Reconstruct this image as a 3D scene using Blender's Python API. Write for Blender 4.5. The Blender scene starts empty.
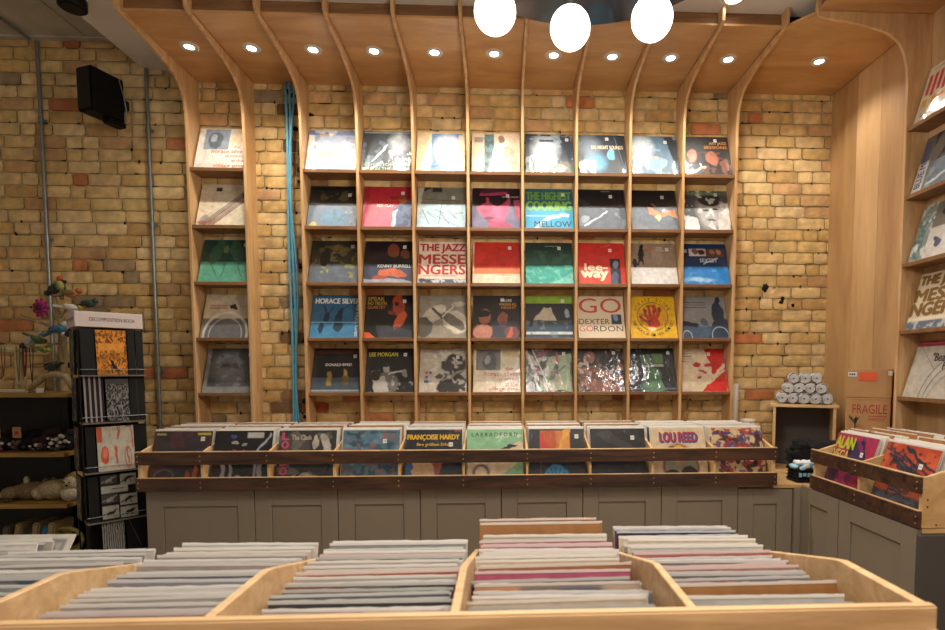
import bpy, bmesh, math, random
import numpy as np
from mathutils import Vector, Matrix, Euler, noise
R = math.radians
rnd = random.Random(7)
SC = bpy.context.scene
COL = SC.collection

# ------------------------------------------------------------------ colour
def lin(h):
    if isinstance(h, (tuple, list)): return tuple(h[:3])
    h = h.lstrip('#')
    if len(h) == 3: h = ''.join(c*2 for c in h)
    out = []
    for i in (0, 2, 4):
        c = int(h[i:i+2], 16)/255
        out.append(c/12.92 if c <= .04045 else ((c+.055)/1.055)**2.4)
    return tuple(out)

# ------------------------------------------------------------------ materials
def newmat(name):
    m = bpy.data.materials.new(name); m.use_nodes = True
    nt = m.node_tree; b = nt.nodes['Principled BSDF']
    return m, nt, b
def nd(nt, t, **k):
    n = nt.nodes.new(t)
    for a, v in k.items():
        if a in n.inputs: n.inputs[a].default_value = v
        else: setattr(n, a, v)
    return n
def plain(name, c, rough=.6, metal=0, coat=0, bump=0, bscale=60, vary=.0, spec=.5):
    m, nt, b = newmat(name)
    b.inputs['Base Color'].default_value = (*lin(c), 1)
    b.inputs['Roughness'].default_value = rough; b.inputs['Metallic'].default_value = metal
    b.inputs['Coat Weight'].default_value = coat; b.inputs['Specular IOR Level'].default_value = spec
    tc = nd(nt, 'ShaderNodeTexCoord')
    if bump or vary:
        nz = nd(nt, 'ShaderNodeTexNoise'); nz.inputs['Scale'].default_value = bscale; nz.inputs['Detail'].default_value = 4
        nt.links.new(tc.outputs['Object'], nz.inputs['Vector'])
        if bump:
            bp = nd(nt, 'ShaderNodeBump'); bp.inputs['Strength'].default_value = bump; bp.inputs['Distance'].default_value = .004
            nt.links.new(nz.outputs['Fac'], bp.inputs['Height']); nt.links.new(bp.outputs['Normal'], b.inputs['Normal'])
        if vary:
            rp = nd(nt, 'ShaderNodeValToRGB'); l = lin(c)
            rp.color_ramp.elements[0].position = .3; rp.color_ramp.elements[1].position = .7
            rp.color_ramp.elements[0].color = (*[x*(1-vary) for x in l], 1); rp.color_ramp.elements[1].color = (*[min(1, x*(1+vary)) for x in l], 1)
            nt.links.new(nz.outputs['Fac'], rp.inputs['Fac']); nt.links.new(rp.outputs['Color'], b.inputs['Base Color'])
    return m
def wood(name, c1, c2, stretch=(1, 1, 12), scale=3.0, rough=.5, coat=.15, contrast=(.35, .7), knots=.0):
    m, nt, b = newmat(name)
    tc = nd(nt, 'ShaderNodeTexCoord'); mp = nd(nt, 'ShaderNodeMapping'); mp.inputs['Scale'].default_value = stretch
    oi = nd(nt, 'ShaderNodeObjectInfo'); ad = nd(nt, 'ShaderNodeVectorMath', operation='ADD')
    sc = nd(nt, 'ShaderNodeVectorMath', operation='SCALE'); sc.inputs['Scale'].default_value = 17
    cx = nd(nt, 'ShaderNodeCombineXYZ')
    for k in 'XYZ': nt.links.new(oi.outputs['Random'], cx.inputs[k])
    nt.links.new(cx.outputs[0], sc.inputs[0]); nt.links.new(tc.outputs['Object'], ad.inputs[0]); nt.links.new(sc.outputs[0], ad.inputs[1])
    nt.links.new(ad.outputs[0], mp.inputs['Vector'])
    nz = nd(nt, 'ShaderNodeTexNoise'); nz.inputs['Scale'].default_value = scale; nz.inputs['Detail'].default_value = 6; nz.inputs['Distortion'].default_value = 1.2
    nt.links.new(mp.outputs[0], nz.inputs['Vector'])
    nz2 = nd(nt, 'ShaderNodeTexNoise'); nz2.inputs['Scale'].default_value = scale*9; nz2.inputs['Detail'].default_value = 3
    nt.links.new(mp.outputs[0], nz2.inputs['Vector'])
    mx = nd(nt, 'ShaderNodeMath', operation='MULTIPLY_ADD'); mx.inputs[1].default_value = .25
    nt.links.new(nz2.outputs['Fac'], mx.inputs[0]); nt.links.new(nz.outputs['Fac'], mx.inputs[2])
    rp = nd(nt, 'ShaderNodeValToRGB'); e = rp.color_ramp.elements
    e[0].position = contrast[0]+.12; e[1].position = contrast[1]+.12; e[0].color = (*lin(c1), 1); e[1].color = (*lin(c2), 1)
    nt.links.new(mx.outputs[0], rp.inputs['Fac']); nt.links.new(rp.outputs['Color'], b.inputs['Base Color'])
    bp = nd(nt, 'ShaderNodeBump'); bp.inputs['Strength'].default_value = .12; bp.inputs['Distance'].default_value = .002
    nt.links.new(nz2.outputs['Fac'], bp.inputs['Height']); nt.links.new(bp.outputs['Normal'], b.inputs['Normal'])
    b.inputs['Roughness'].default_value = rough; b.inputs['Coat Weight'].default_value = coat; b.inputs['Coat Roughness'].default_value = .3
    return m
def attrmat(name, rough=.5, coat=0, wrinkle=0, noisev=0, bump=0, bscale=40, coatrough=.08, spec=.5):
    m, nt, b = newmat(name)
    at = nd(nt, 'ShaderNodeAttribute'); at.attribute_name = 'Col'
    tc = nd(nt, 'ShaderNodeTexCoord')
    src = at.outputs['Color']
    if noisev:
        nz = nd(nt, 'ShaderNodeTexNoise'); nz.inputs['Scale'].default_value = bscale*.6; nz.inputs['Detail'].default_value = 5
        nt.links.new(tc.outputs['Object'], nz.inputs['Vector'])
        mr = nd(nt, 'ShaderNodeMapRange'); mr.inputs['From Min'].default_value = .3; mr.inputs['From Max'].default_value = .7
        mr.inputs['To Min'].default_value = 1-noisev; mr.inputs['To Max'].default_value = 1+noisev
        nt.links.new(nz.outputs['Fac'], mr.inputs['Value'])
        vm = nd(nt, 'ShaderNodeVectorMath', operation='SCALE'); nt.links.new(src, vm.inputs[0]); nt.links.new(mr.outputs[0], vm.inputs['Scale'])
        src = vm.outputs[0]
    nt.links.new(src, b.inputs['Base Color'])
    b.inputs['Roughness'].default_value = rough; b.inputs['Coat Weight'].default_value = coat; b.inputs['Coat Roughness'].default_value = coatrough
    b.inputs['Specular IOR Level'].default_value = spec
    if bump:
        nz = nd(nt, 'ShaderNodeTexNoise'); nz.inputs['Scale'].default_value = bscale; nz.inputs['Detail'].default_value = 8; nz.inputs['Roughness'].default_value = .65
        nt.links.new(tc.outputs['Object'], nz.inputs['Vector'])
        bp = nd(nt, 'ShaderNodeBump'); bp.inputs['Strength'].default_value = bump; bp.inputs['Distance'].default_value = .012
        nt.links.new(nz.outputs['Fac'], bp.inputs['Height']); nt.links.new(bp.outputs['Normal'], b.inputs['Normal'])
    if wrinkle:
        oi = nd(nt, 'ShaderNodeObjectInfo'); sc = nd(nt, 'ShaderNodeVectorMath', operation='SCALE'); sc.inputs['Scale'].default_value = 31
        cx = nd(nt, 'ShaderNodeCombineXYZ')
        for k in 'XYZ': nt.links.new(oi.outputs['Random'], cx.inputs[k])
        nt.links.new(cx.outputs[0], sc.inputs[0]); ad = nd(nt, 'ShaderNodeVectorMath', operation='ADD')
        nt.links.new(tc.outputs['Object'], ad.inputs[0]); nt.links.new(sc.outputs[0], ad.inputs[1])
        mp = nd(nt, 'ShaderNodeMapping'); mp.inputs['Scale'].default_value = (1.6, 1, .8); mp.inputs['Rotation'].default_value = (0, R(35), 0)
        nt.links.new(ad.outputs[0], mp.inputs['Vector'])
        nz = nd(nt, 'ShaderNodeTexNoise'); nz.inputs['Scale'].default_value = 9; nz.inputs['Detail'].default_value = 3; nz.inputs['Distortion'].default_value = 1.5
        nt.links.new(mp.outputs[0], nz.inputs['Vector'])
        bp = nd(nt, 'ShaderNodeBump'); bp.inputs['Strength'].default_value = wrinkle; bp.inputs['Distance'].default_value = .01
        nt.links.new(nz.outputs['Fac'], bp.inputs['Height']); nt.links.new(bp.outputs['Normal'], b.inputs['Coat Normal'])
    return m
def emis(name, c, s):
    m, nt, b = newmat(name)
    b.inputs['Base Color'].default_value = (*lin(c), 1); b.inputs['Emission Color'].default_value = (*lin(c), 1); b.inputs['Emission Strength'].default_value = s
    return m

M = {}
M['ply'] = wood('plywood', '#bb8d5c', '#dab482', stretch=(5, 5, .7), scale=2.6, rough=.45)
M['plyh'] = wood('plywood_sheet', '#b58450', '#d6a870', stretch=(.8, 3, 3), scale=1.6, rough=.4, contrast=(.3, .75))
M['plyv'] = wood('plywood_wall', '#a8845a', '#cfa97c', stretch=(4, 4, .45), scale=1.8, rough=.5, contrast=(.3, .75))
M['lip'] = wood('shelf_edge', '#74502f', '#966a42', stretch=(.8, 5, 5), scale=3, rough=.5)
M['binply'] = wood('bin_plywood', '#c49c66', '#e0bb88', stretch=(1, 1, 1.5), scale=5, rough=.5)
M['rail'] = wood('pale_rail', '#bf9a6c', '#dcb98a', stretch=(.6, 6, 6), scale=4, rough=.5)
M['walnut'] = wood('dark_walnut', '#2c1b14', '#5a3a26', stretch=(.7, 6, 6), scale=4, rough=.5, coat=.1)
M['greige'] = plain('greige_paint', '#857866', .5, vary=.04, bscale=5)
M['greige2'] = plain('greige_groove', '#2f2822', .6)
M['slate'] = plain('slate_panel', '#4a4745', .6, vary=.05, bscale=5)
M['screw'] = plain('brass_screw', '#c9a468', .35, metal=.8)
M['white'] = plain('white_plaster', '#e0d9d0', .8, bump=.05, vary=.03, bscale=8)
M['tin'] = plain('old_tin_ceiling', '#b8b2a2', .7, bump=.5, bscale=6, vary=.18)
M['black'] = plain('black_plastic', '#080808', .55, bump=.05, spec=.2)
M['blackcloth'] = plain('black_cloth', '#0e0d0e', .95, bump=.5, bscale=30)
M['steel'] = plain('galvanised_steel', '#8d9290', .35, metal=.7, vary=.1, bscale=20)
M['blue'] = plain('blue_cable', '#5ea6c2', .45, vary=.15, bscale=25)
M['mortar'] = plain('mortar', '#b8a074', .95, bump=.5, bscale=35, vary=.3)
M['brick'] = attrmat('brick', .9, bump=.35, bscale=30, noisev=.16)
M['cover'] = attrmat('printed_cover', .45, coat=.7, wrinkle=.4, coatrough=.09)
M['book'] = attrmat('notebook_cover', .6, spec=.25)
M['cover_matt'] = attrmat('printed_sleeve', .45, coat=.3, wrinkle=.3, coatrough=.25)
M['attr'] = attrmat('coloured', .7, bump=.15, bscale=60)
M['fur'] = attrmat('plush_fur', .95, bump=.9, bscale=120, noisev=.3)
M['sticker'] = plain('white_sticker', '#d9d6cf', .6)
M['card'] = plain('cardboard', '#b08658', .8, vary=.08, bscale=9, bump=.08)
M['orange'] = plain('orange_label', '#d8572a', .6)
M['inkred'] = plain('red_ink', '#a8302a', .7)
M['darkgap'] = plain('dark_void', '#0a0908', .95)
M['floor'] = plain('concrete_floor', '#8a8074', .7, bump=.2, bscale=8, vary=.15)
M['dark'] = plain('dark_metal', '#1a1817', .5, metal=.3)
M['disc'] = plain('smoked_disc', '#101113', .35, coat=.15, vary=.3, bscale=9, spec=.25)
M['globe'] = emis('opal_glass_lit', '#fff2e0', 9)
M['lens'] = emis('lamp_lens', '#fff0dc', 14)
M['ring'] = plain('white_ring', '#cfc7ba', .4)
M['cream'] = plain('cream_paint', '#cfc3a8', .6)
M['wax'] = plain('white_wax', '#d8d4cb', .5)
M['shelfwood'] = wood('honey_board', '#94702f', '#b08c44', stretch=(.8, 5, 5), scale=3)
M['header'] = plain('header_card', '#d9ccc8', .7)
M['acryl'] = plain('grey_acrylic', '#6d6a60', .3, coat=.5, vary=.2, bscale=9)
M['drift'] = wood('driftwood', '#85704e', '#b7a178', stretch=(3, 3, .8), scale=8, rough=.8)
M['burg'] = plain('burgundy_cloth', '#3a1c22', .9, bump=.2)
M['bamboo'] = plain('pale_bamboo', '#c9bd92', .5, vary=.12, bscale=30)

# ------------------------------------------------------------------ mesh builder
class MB:
    def __init__(s): s.v = []; s.f = []; s.fm = []; s.fs = []; s.c = []; s.mats = []; s.col = (1, 1, 1); s.cur = 0
    def mat(s, m):
        m = M[m] if isinstance(m, str) else m
        if m not in s.mats: s.mats.append(m)
        s.cur = s.mats.index(m); return s
    def color(s, c): s.col = lin(c); return s
    def add(s, vs, fs, smooth=False, cols=None):
        o = len(s.v); s.v += [tuple(p) for p in vs]
        s.c += [tuple(q) for q in cols] if cols is not None else [s.col]*len(vs)
        for f in fs: s.f.append(tuple(o+i for i in f)); s.fm.append(s.cur); s.fs.append(smooth)
        return s
    def addbm(s, bm, smooth=False):
        bm.verts.index_update()
        s.add([v.co[:] for v in bm.verts], [[v.index for v in f.verts] for f in bm.faces], smooth); bm.free(); return s
    def box(s, x0, x1, y0, y1, z0, z1, bev=0, seg=1, rot=None, piv=None):
        if not bev:
            vs = [(x, y, z) for x in (x0, x1) for y in (y0, y1) for z in (z0, z1)]
            fs = [(0, 1, 3, 2), (4, 6, 7, 5), (0, 4, 5, 1), (2, 3, 7, 6), (0, 2, 6, 4), (1, 5, 7, 3)]
        else:
            bm = bmesh.new(); bmesh.ops.create_cube(bm, size=1)
            for v in bm.verts: v.co = Vector(((x0+x1)/2+v.co.x*(x1-x0), (y0+y1)/2+v.co.y*(y1-y0), (z0+z1)/2+v.co.z*(z1-z0)))
            bmesh.ops.bevel(bm, geom=bm.edges[:], offset=min(bev, .45*min(abs(x1-x0), abs(y1-y0), abs(z1-z0))), segments=seg, affect='EDGES')
            bm.verts.index_update(); vs = [v.co[:] for v in bm.verts]; fs = [[v.index for v in f.verts] for f in bm.faces]; bm.free()
        if rot is not None:
            m = Euler(rot).to_matrix(); p = Vector(piv or ((x0+x1)/2, (y0+y1)/2, (z0+z1)/2))
            vs = [tuple(p+m@(Vector(q)-p)) for q in vs]
        return s.add(vs, fs)
    def prism(s, pts, a0, a1, axis='x', bev=0):
        """polygon pts extruded along axis; for 'x' pts=(y,z), 'y' pts=(x,z), 'z' pts=(x,y)"""
        def P(p, a): return {'x': (a, p[0], p[1]), 'y': (p[0], a, p[1]), 'z': (p[0], p[1], a)}[axis]
        bm = bmesh.new(); A = [bm.verts.new(P(p, a0)) for p in pts]; B = [bm.verts.new(P(p, a1)) for p in pts]; n = len(pts)
        bm.faces.new(A); bm.faces.new(B[::-1])
        for i in range(n): bm.faces.new((A[i], B[i], B[(i+1) % n], A[(i+1) % n]))
        bmesh.ops.recalc_face_normals(bm, faces=bm.faces[:])
        if bev:
            ed = [e for e in bm.edges if len({round(getattr(v.co, axis), 5) for v in e.verts}) == 1]
            bmesh.ops.bevel(bm, geom=ed, offset=bev, segments=1, affect='EDGES')
        return s.addbm(bm)
    def tube(s, pts, r, n=8, caps=True, smooth=True):
        pts = [Vector(p) for p in pts]; k = len(pts); rr = r if isinstance(r, (list, tuple)) else [r]*k
        vs = []; up = Vector((.13, .27, 1)).normalized()
        for i, p in enumerate(pts):
            t = (pts[min(i+1, k-1)]-pts[max(i-1, 0)]).normalized()
            a = t.cross(up)
            if a.length < .1: a = t.cross(Vector((1, 0, 0)))
            a.normalize(); b = t.cross(a)
            for j in range(n):
                q = 2*math.pi*j/n; vs.append(p+(a*math.cos(q)+b*math.sin(q))*rr[i])
        fs = [(i*n+j, i*n+(j+1) % n, (i+1)*n+(j+1) % n, (i+1)*n+j) for i in range(k-1) for j in range(n)]
        s.add(vs, fs, smooth)
        if caps:
            s.add(vs[:n], [tuple(range(n))[::-1]]); s.add(vs[-n:], [tuple(range(n))])
        return s
    def ell(s, c, r, rot=None, jit=0, seed=0, u=14, v=9, jf=3):
        vs = []; m = Euler(rot).to_matrix() if rot else Matrix.Identity(3); c = Vector(c)
        for i in range(v+1):
            th = math.pi*i/v
            for j in range(u):
                ph = 2*math.pi*j/u; d = Vector((math.sin(th)*math.cos(ph), math.sin(th)*math.sin(ph), math.cos(th)))
                k = 1+(noise.noise(d*jf+Vector((seed*7.3, seed, 1)))*jit if jit else 0)
                vs.append(c+m@Vector((d.x*r[0]*k, d.y*r[1]*k, d.z*r[2]*k)))
        fs = [(i*u+j, (i+1)*u+j, (i+1)*u+(j+1) % u, i*u+(j+1) % u) for i in range(v) for j in range(u)]
        return s.add(vs, fs, True)
    def lathe(s, prof, c=(0, 0, 0), n=24, smooth=True):
        vs = [(c[0]+r*math.cos(2*math.pi*j/n), c[1]+r*math.sin(2*math.pi*j/n), c[2]+z) for r, z in prof for j in range(n)]
        fs = [(i*n+j, i*n+(j+1) % n, (i+1)*n+(j+1) % n, (i+1)*n+j) for i in range(len(prof)-1) for j in range(n)]
        return s.add(vs, fs, smooth)
    def mesh(s, name):
        me = bpy.data.meshes.new(name); me.from_pydata(s.v, [], s.f); me.validate(clean_customdata=False)
        for m in s.mats: me.materials.append(m)
        if len(me.polygons) == len(s.f):
            me.polygons.foreach_set('material_index', s.fm); me.polygons.foreach_set('use_smooth', s.fs)
        a = me.color_attributes.new('Col', 'FLOAT_COLOR', 'POINT')
        a.data.foreach_set('color', np.c_[np.array(s.c, float), np.ones(len(s.c))].ravel())
        me.update(); return me
    def build(s, name, parent=None, m=None):
        if m is not None: s.mats = [M[m] if isinstance(m, str) else m]; s.fm = [0]*len(s.f)
        L = OFF.get(parent.name) if parent is not None else None
        if L is not None: s.v = [(x-L[0], y-L[1], z-L[2]) for x, y, z in s.v]
        o = bpy.data.objects.new(name, s.mesh(name)); COL.objects.link(o)
        if parent is not None: o.parent = parent
        if L is not None: OFF[o.name] = L
        return o
def tag(o, label=None, cat=None, group=None, kind=None):
    if label: o['label'] = label
    if cat: o['category'] = cat
    if group: o['group'] = group
    if kind: o['kind'] = kind
    return o
OFF = {}   # world offset of things whose parts are given in world coordinates
def thing(name, label, cat, loc=(0, 0, 0), group=None, absolute=True, rot=(0, 0, 0)):
    o = bpy.data.objects.new(name, None); COL.objects.link(o); o.location = loc; o.rotation_euler = rot
    o.empty_display_size = .05
    if absolute: OFF[o.name] = tuple(loc)
    return tag(o, label, cat, group)
def struct(name, mb, m=None, label=None):
    o = mb.build(name, None, m); o['kind'] = 'structure'; return o

# text to mesh, returned as (verts in unit box u 0..1, v 0..1, faces)
_tc = {}
def textmesh(txt, bold=0.0, res=3):
    bold = 0; k = (txt, bold)
    if k in _tc: return _tc[k]
    cu = bpy.data.curves.new('t', 'FONT'); cu.body = txt; cu.offset = bold; cu.resolution_u = res; cu.align_x = 'LEFT'; cu.space_line = .8
    ob = bpy.data.objects.new('t', cu)
    me = bpy.data.meshes.new_from_object(ob)
    vs = np.array([v.co[:2] for v in me.vertices]) if len(me.vertices) else np.zeros((0, 2))
    fs = [tuple(p.vertices) for p in me.polygons]
    bpy.data.objects.remove(ob); bpy.data.curves.remove(cu); bpy.data.meshes.remove(me)
    if len(vs):
        lo, hi = vs.min(0), vs.max(0); vs = (vs-lo)/(hi-lo)
    _tc[k] = (vs, fs); return _tc[k]

# ------------------------------------------------------------------ printed sleeves
NG = 76
WARP = [1.0]
def paint(ops, bg, seed=0):
    g = np.linspace(0, 1, NG); U0, V0 = np.meshgrid(g, g); U, V = U0, V0   # V from the top downwards
    C = np.empty((NG, NG, 3)); C[:] = lin(bg)
    px = .8/NG; rs = np.random.RandomState(seed)
    def mixm(m, c, a=1): 
        m = np.clip(m, 0, 1)[..., None]*a; C[:] = C*(1-m)+np.array(lin(c))*m
    def vn(sc, sd):
        r = np.random.RandomState(sd); k = int(sc)+2; G = r.rand(k+1, k+1)
        x = U0*sc; y = V0*sc; xi = x.astype(int); yi = y.astype(int); fx = x-xi; fy = y-yi; fx = fx*fx*(3-2*fx); fy = fy*fy*(3-2*fy)
        return (G[yi, xi]*(1-fx)+G[yi, xi+1]*fx)*(1-fy)+(G[yi+1, xi]*(1-fx)+G[yi+1, xi+1]*fx)*fy
    wu = (vn(4, seed+501)-.5)*.05+(vn(9, seed+503)-.5)*.035+(vn(19, seed+504)-.5)*.02; wv = (vn(4, seed+505)-.5)*.05+(vn(9, seed+507)-.5)*.035+(vn(19, seed+508)-.5)*.02
    for o in ops:
        t = o[0]
        org = t in ('e', 'p', 'nc') or (t == 'l' and o[5] > .012)
        U, V = (U0+wu*WARP[0], V0+wv*WARP[0]) if org else (U0, V0)
        if t == 'r':
            u0, v0, u1, v1, c = o[1:6]; a = o[6] if len(o) > 6 else 1
            mixm(np.clip((U-u0)/px+.5, 0, 1)*np.clip((u1-U)/px+.5, 0, 1)*np.clip((V-v0)/px+.5, 0, 1)*np.clip((v1-V)/px+.5, 0, 1), c, a)
        elif t == 'e':
            cu, cv, ru, rv, c = o[1:6]; an = R(o[6]) if len(o) > 6 else 0; a = o[7] if len(o) > 7 else 1; soft = o[8] if len(o) > 8 else .12
            x = (U-cu)*math.cos(an)+(V-cv)*math.sin(an); y = -(U-cu)*math.sin(an)+(V-cv)*math.cos(an)
            d = np.sqrt((x/ru)**2+(y/rv)**2); mixm((1-d)/soft+.5, c, a)
        elif t == 'ring':
            cu, cv, ru, rv, w, c = o[1:7]
            d = np.sqrt(((U-cu)/ru)**2+((V-cv)/rv)**2); mixm(1-np.abs(d-1)/w, c)
        elif t == 'p':
            pts, c = o[1], o[2]; a = o[3] if len(o) > 3 else 1; m = np.zeros_like(U)
            for ou in (-.25, .25):
                for ov in (-.25, .25):
                    uu, vv = U+ou/NG, V+ov/NG; ins = np.zeros(U.shape, bool); n = len(pts)
                    for i in range(n):
                        (x1, y1), (x2, y2) = pts[i], pts[(i+1) % n]
                        if y1 == y2: continue
                        cnd = ((y1 > vv) != (y2 > vv)) & (uu < (x2-x1)*(vv-y1)/(y2-y1)+x1); ins ^= cnd
                    m += ins*.25
            mixm(m, c, a)
        elif t == 'l':
            u0, v0, u1, v1, w, c = o[1:7]; a = o[7] if len(o) > 7 else 1
            dx, dy = u1-u0, v1-v0; L = dx*dx+dy*dy+1e-9; q = np.clip(((U-u0)*dx+(V-v0)*dy)/L, 0, 1)
            d = np.sqrt((U-u0-q*dx)**2+(V-v0-q*dy)**2); mixm((w-d)/px+.5, c, a)
        elif t == 'n':
            C *= (1+(vn(o[1], o[3] if len(o) > 3 else seed)-.5)*2*o[2])[..., None]
        elif t == 'nc':     # noise patches of colour: scale, threshold, colour, alpha, region
            sc, th, c, a = o[1:5]; reg = o[5] if len(o) > 5 else (0, 0, 1, 1); sd = o[6] if len(o) > 6 else seed+11
            m = np.clip((vn(sc, sd)*.65+vn(sc*2.3, sd+1)*.35-th)/.06, 0, 1)
            m = m*((U >= reg[0])&(U <= reg[2])&(V >= reg[1])&(V <= reg[3])); mixm(m, c, a)
        elif t == 'g':      # vertical gradient of colour between v0 and v1
            v0, v1, c, a = o[1:5]; mixm(np.clip((V-v0)/(v1-v0), 0, 1), c, a)
        elif t == 'text_lines':   # small print as thin dashes: u0,v0,u1, n, dv, h, colour
            u0, v0, u1, n, dv, h, c = o[1:8]
            for i in range(n):
                w = (u1-u0)*(.75+.25*rs.rand()); v = v0+i*dv
                mixm(((U > u0)&(U < u0+w)&(np.abs(V-v) < h)).astype(float)*(.55+.45*rs.rand(*U.shape)), c)
    if len(ops) > 3:   # print grain and photographic mottling
        C *= (1+(vn(11, seed+601)-.5)*.26+(vn(26, seed+602)-.5)*.22)[..., None]
    return np.clip(C, 0, 1)

def sleeve_mesh(ops, bg, texts=(), seed=0, S=.315, T=.004, edge='#b9b2a4', glossy=True, W=None):
    W = W or S
    C = paint(ops, bg, seed)
    mb = MB().mat('cover' if glossy is True else 'book' if glossy == 'book' else 'cover_matt')
    g = np.linspace(0, 1, NG)
    vs = [(-W/2+u*W, -T/2, S*(1-v)) for v in g for u in g]
    fs = [(j*NG+i, (j+1)*NG+i, (j+1)*NG+i+1, j*NG+i+1) for j in range(NG-1) for i in range(NG-1)]
    mb.add(vs, fs, False, C.reshape(-1, 3))
    mb.color(edge); x0, x1 = -W/2, W/2
    vs = [(x0, -T/2, 0), (x1, -T/2, 0), (x1, -T/2, S), (x0, -T/2, S), (x0, T/2, 0), (x1, T/2, 0), (x1, T/2, S), (x0, T/2, S)]
    mb.add(vs, [(0, 4, 5, 1), (1, 5, 6, 2), (2, 6, 7, 3), (3, 7, 4, 0), (4, 7, 6, 5)])
    for i, t in enumerate(texts):
        txt, u0, v0, u1, v1, c = t[:6]; bold = t[6] if len(t) > 6 else .02; rot = t[7] if len(t) > 7 else 0
        tv, tf = textmesh(txt, 0)
        if not len(tv): continue
        mb.color(c); em = min(abs(v1-v0), abs(u1-u0)); d = max(0, bold-.004)*em*2.0
        for q, (ou, ov) in enumerate(((0, 0), (d, 0), (-d, 0), (0, d*.7), (0, -d*.7)) if d > 0 else ((0, 0),)):
            pts = []
            for a, b in tv:
                if rot == 90: u = u0+(1-b)*(u1-u0); v = v0+(1-a)*(v1-v0)  # reads upwards
                elif rot == -90: u = u0+b*(u1-u0); v = v0+a*(v1-v0)
                else: u = u0+a*(u1-u0); v = v1-b*(v1-v0)
                pts.append((x0+(u+ou)*W, -T/2-.0007-.00003*q, S*(1-v-ov)))
            mb.add(pts, tf)
    return mb
def arc_text(mb, txt, cu, cv, r, a0, a1, h, c, S=.315, T=.004, inward=False):
    mb.color(c); n = len(txt)
    for i, ch in enumerate(txt):
        if ch == ' ': continue
        tv, tf = textmesh(ch, .02); a = R(a0+(a1-a0)*i/(n-1)); pts = []
        for p, q in tv:
            lx = (p-.5)*h*.72; ly = (q-.5)*h
            if inward: ly = ly; ca, sa = -math.cos(a), -math.sin(a)
            else: ca, sa = math.cos(a), math.sin(a)
            # outward direction (ca,sa) (v up), tangent (sa,-ca)
            u = cu+r*math.cos(a)+lx*sa+ly*ca; w = cv-(r*math.sin(a)+lx*(-ca)+ly*sa)
            pts.append((-S/2+u*S, -T/2-.0007, S*(1-w)))
        mb.add(pts, tf)
def sticker(parent, u, v, S=.315, T=.004, w=.022, h=.024):
    mb = MB().mat('sticker'); x = -S/2+u*S; z = S*(1-v)
    mb.box(x-w/2, x+w/2, -T/2-.0016, -T/2-.0008, z-h/2, z+h/2)
    mb.mat('steel').box(x-w*.3, x+w*.3, -T/2-.0019, -T/2-.0016, z-h*.07, z+h*.07)
    mb.build('price_sticker', parent)
def put_record(name, label, mb, loc, lean=0, rotz=0, tilt=0, group=None, st=None, cat='record'):
    o = mb.build(name); o.location = loc; o.rotation_euler = (-R(lean), tilt, R(rotz))
    if st: sticker(o, *st)
    return tag(o, label, cat, group)
# ================================================================== room
YW, XR, ZP = 3.715, 2.275, 3.215      # back wall face, right wall face, plywood soffit height
FL = -.15
struct('floor', MB().box(-4.2, 3.2, -2.6, 3.9, FL-.05, FL), 'floor')
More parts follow.
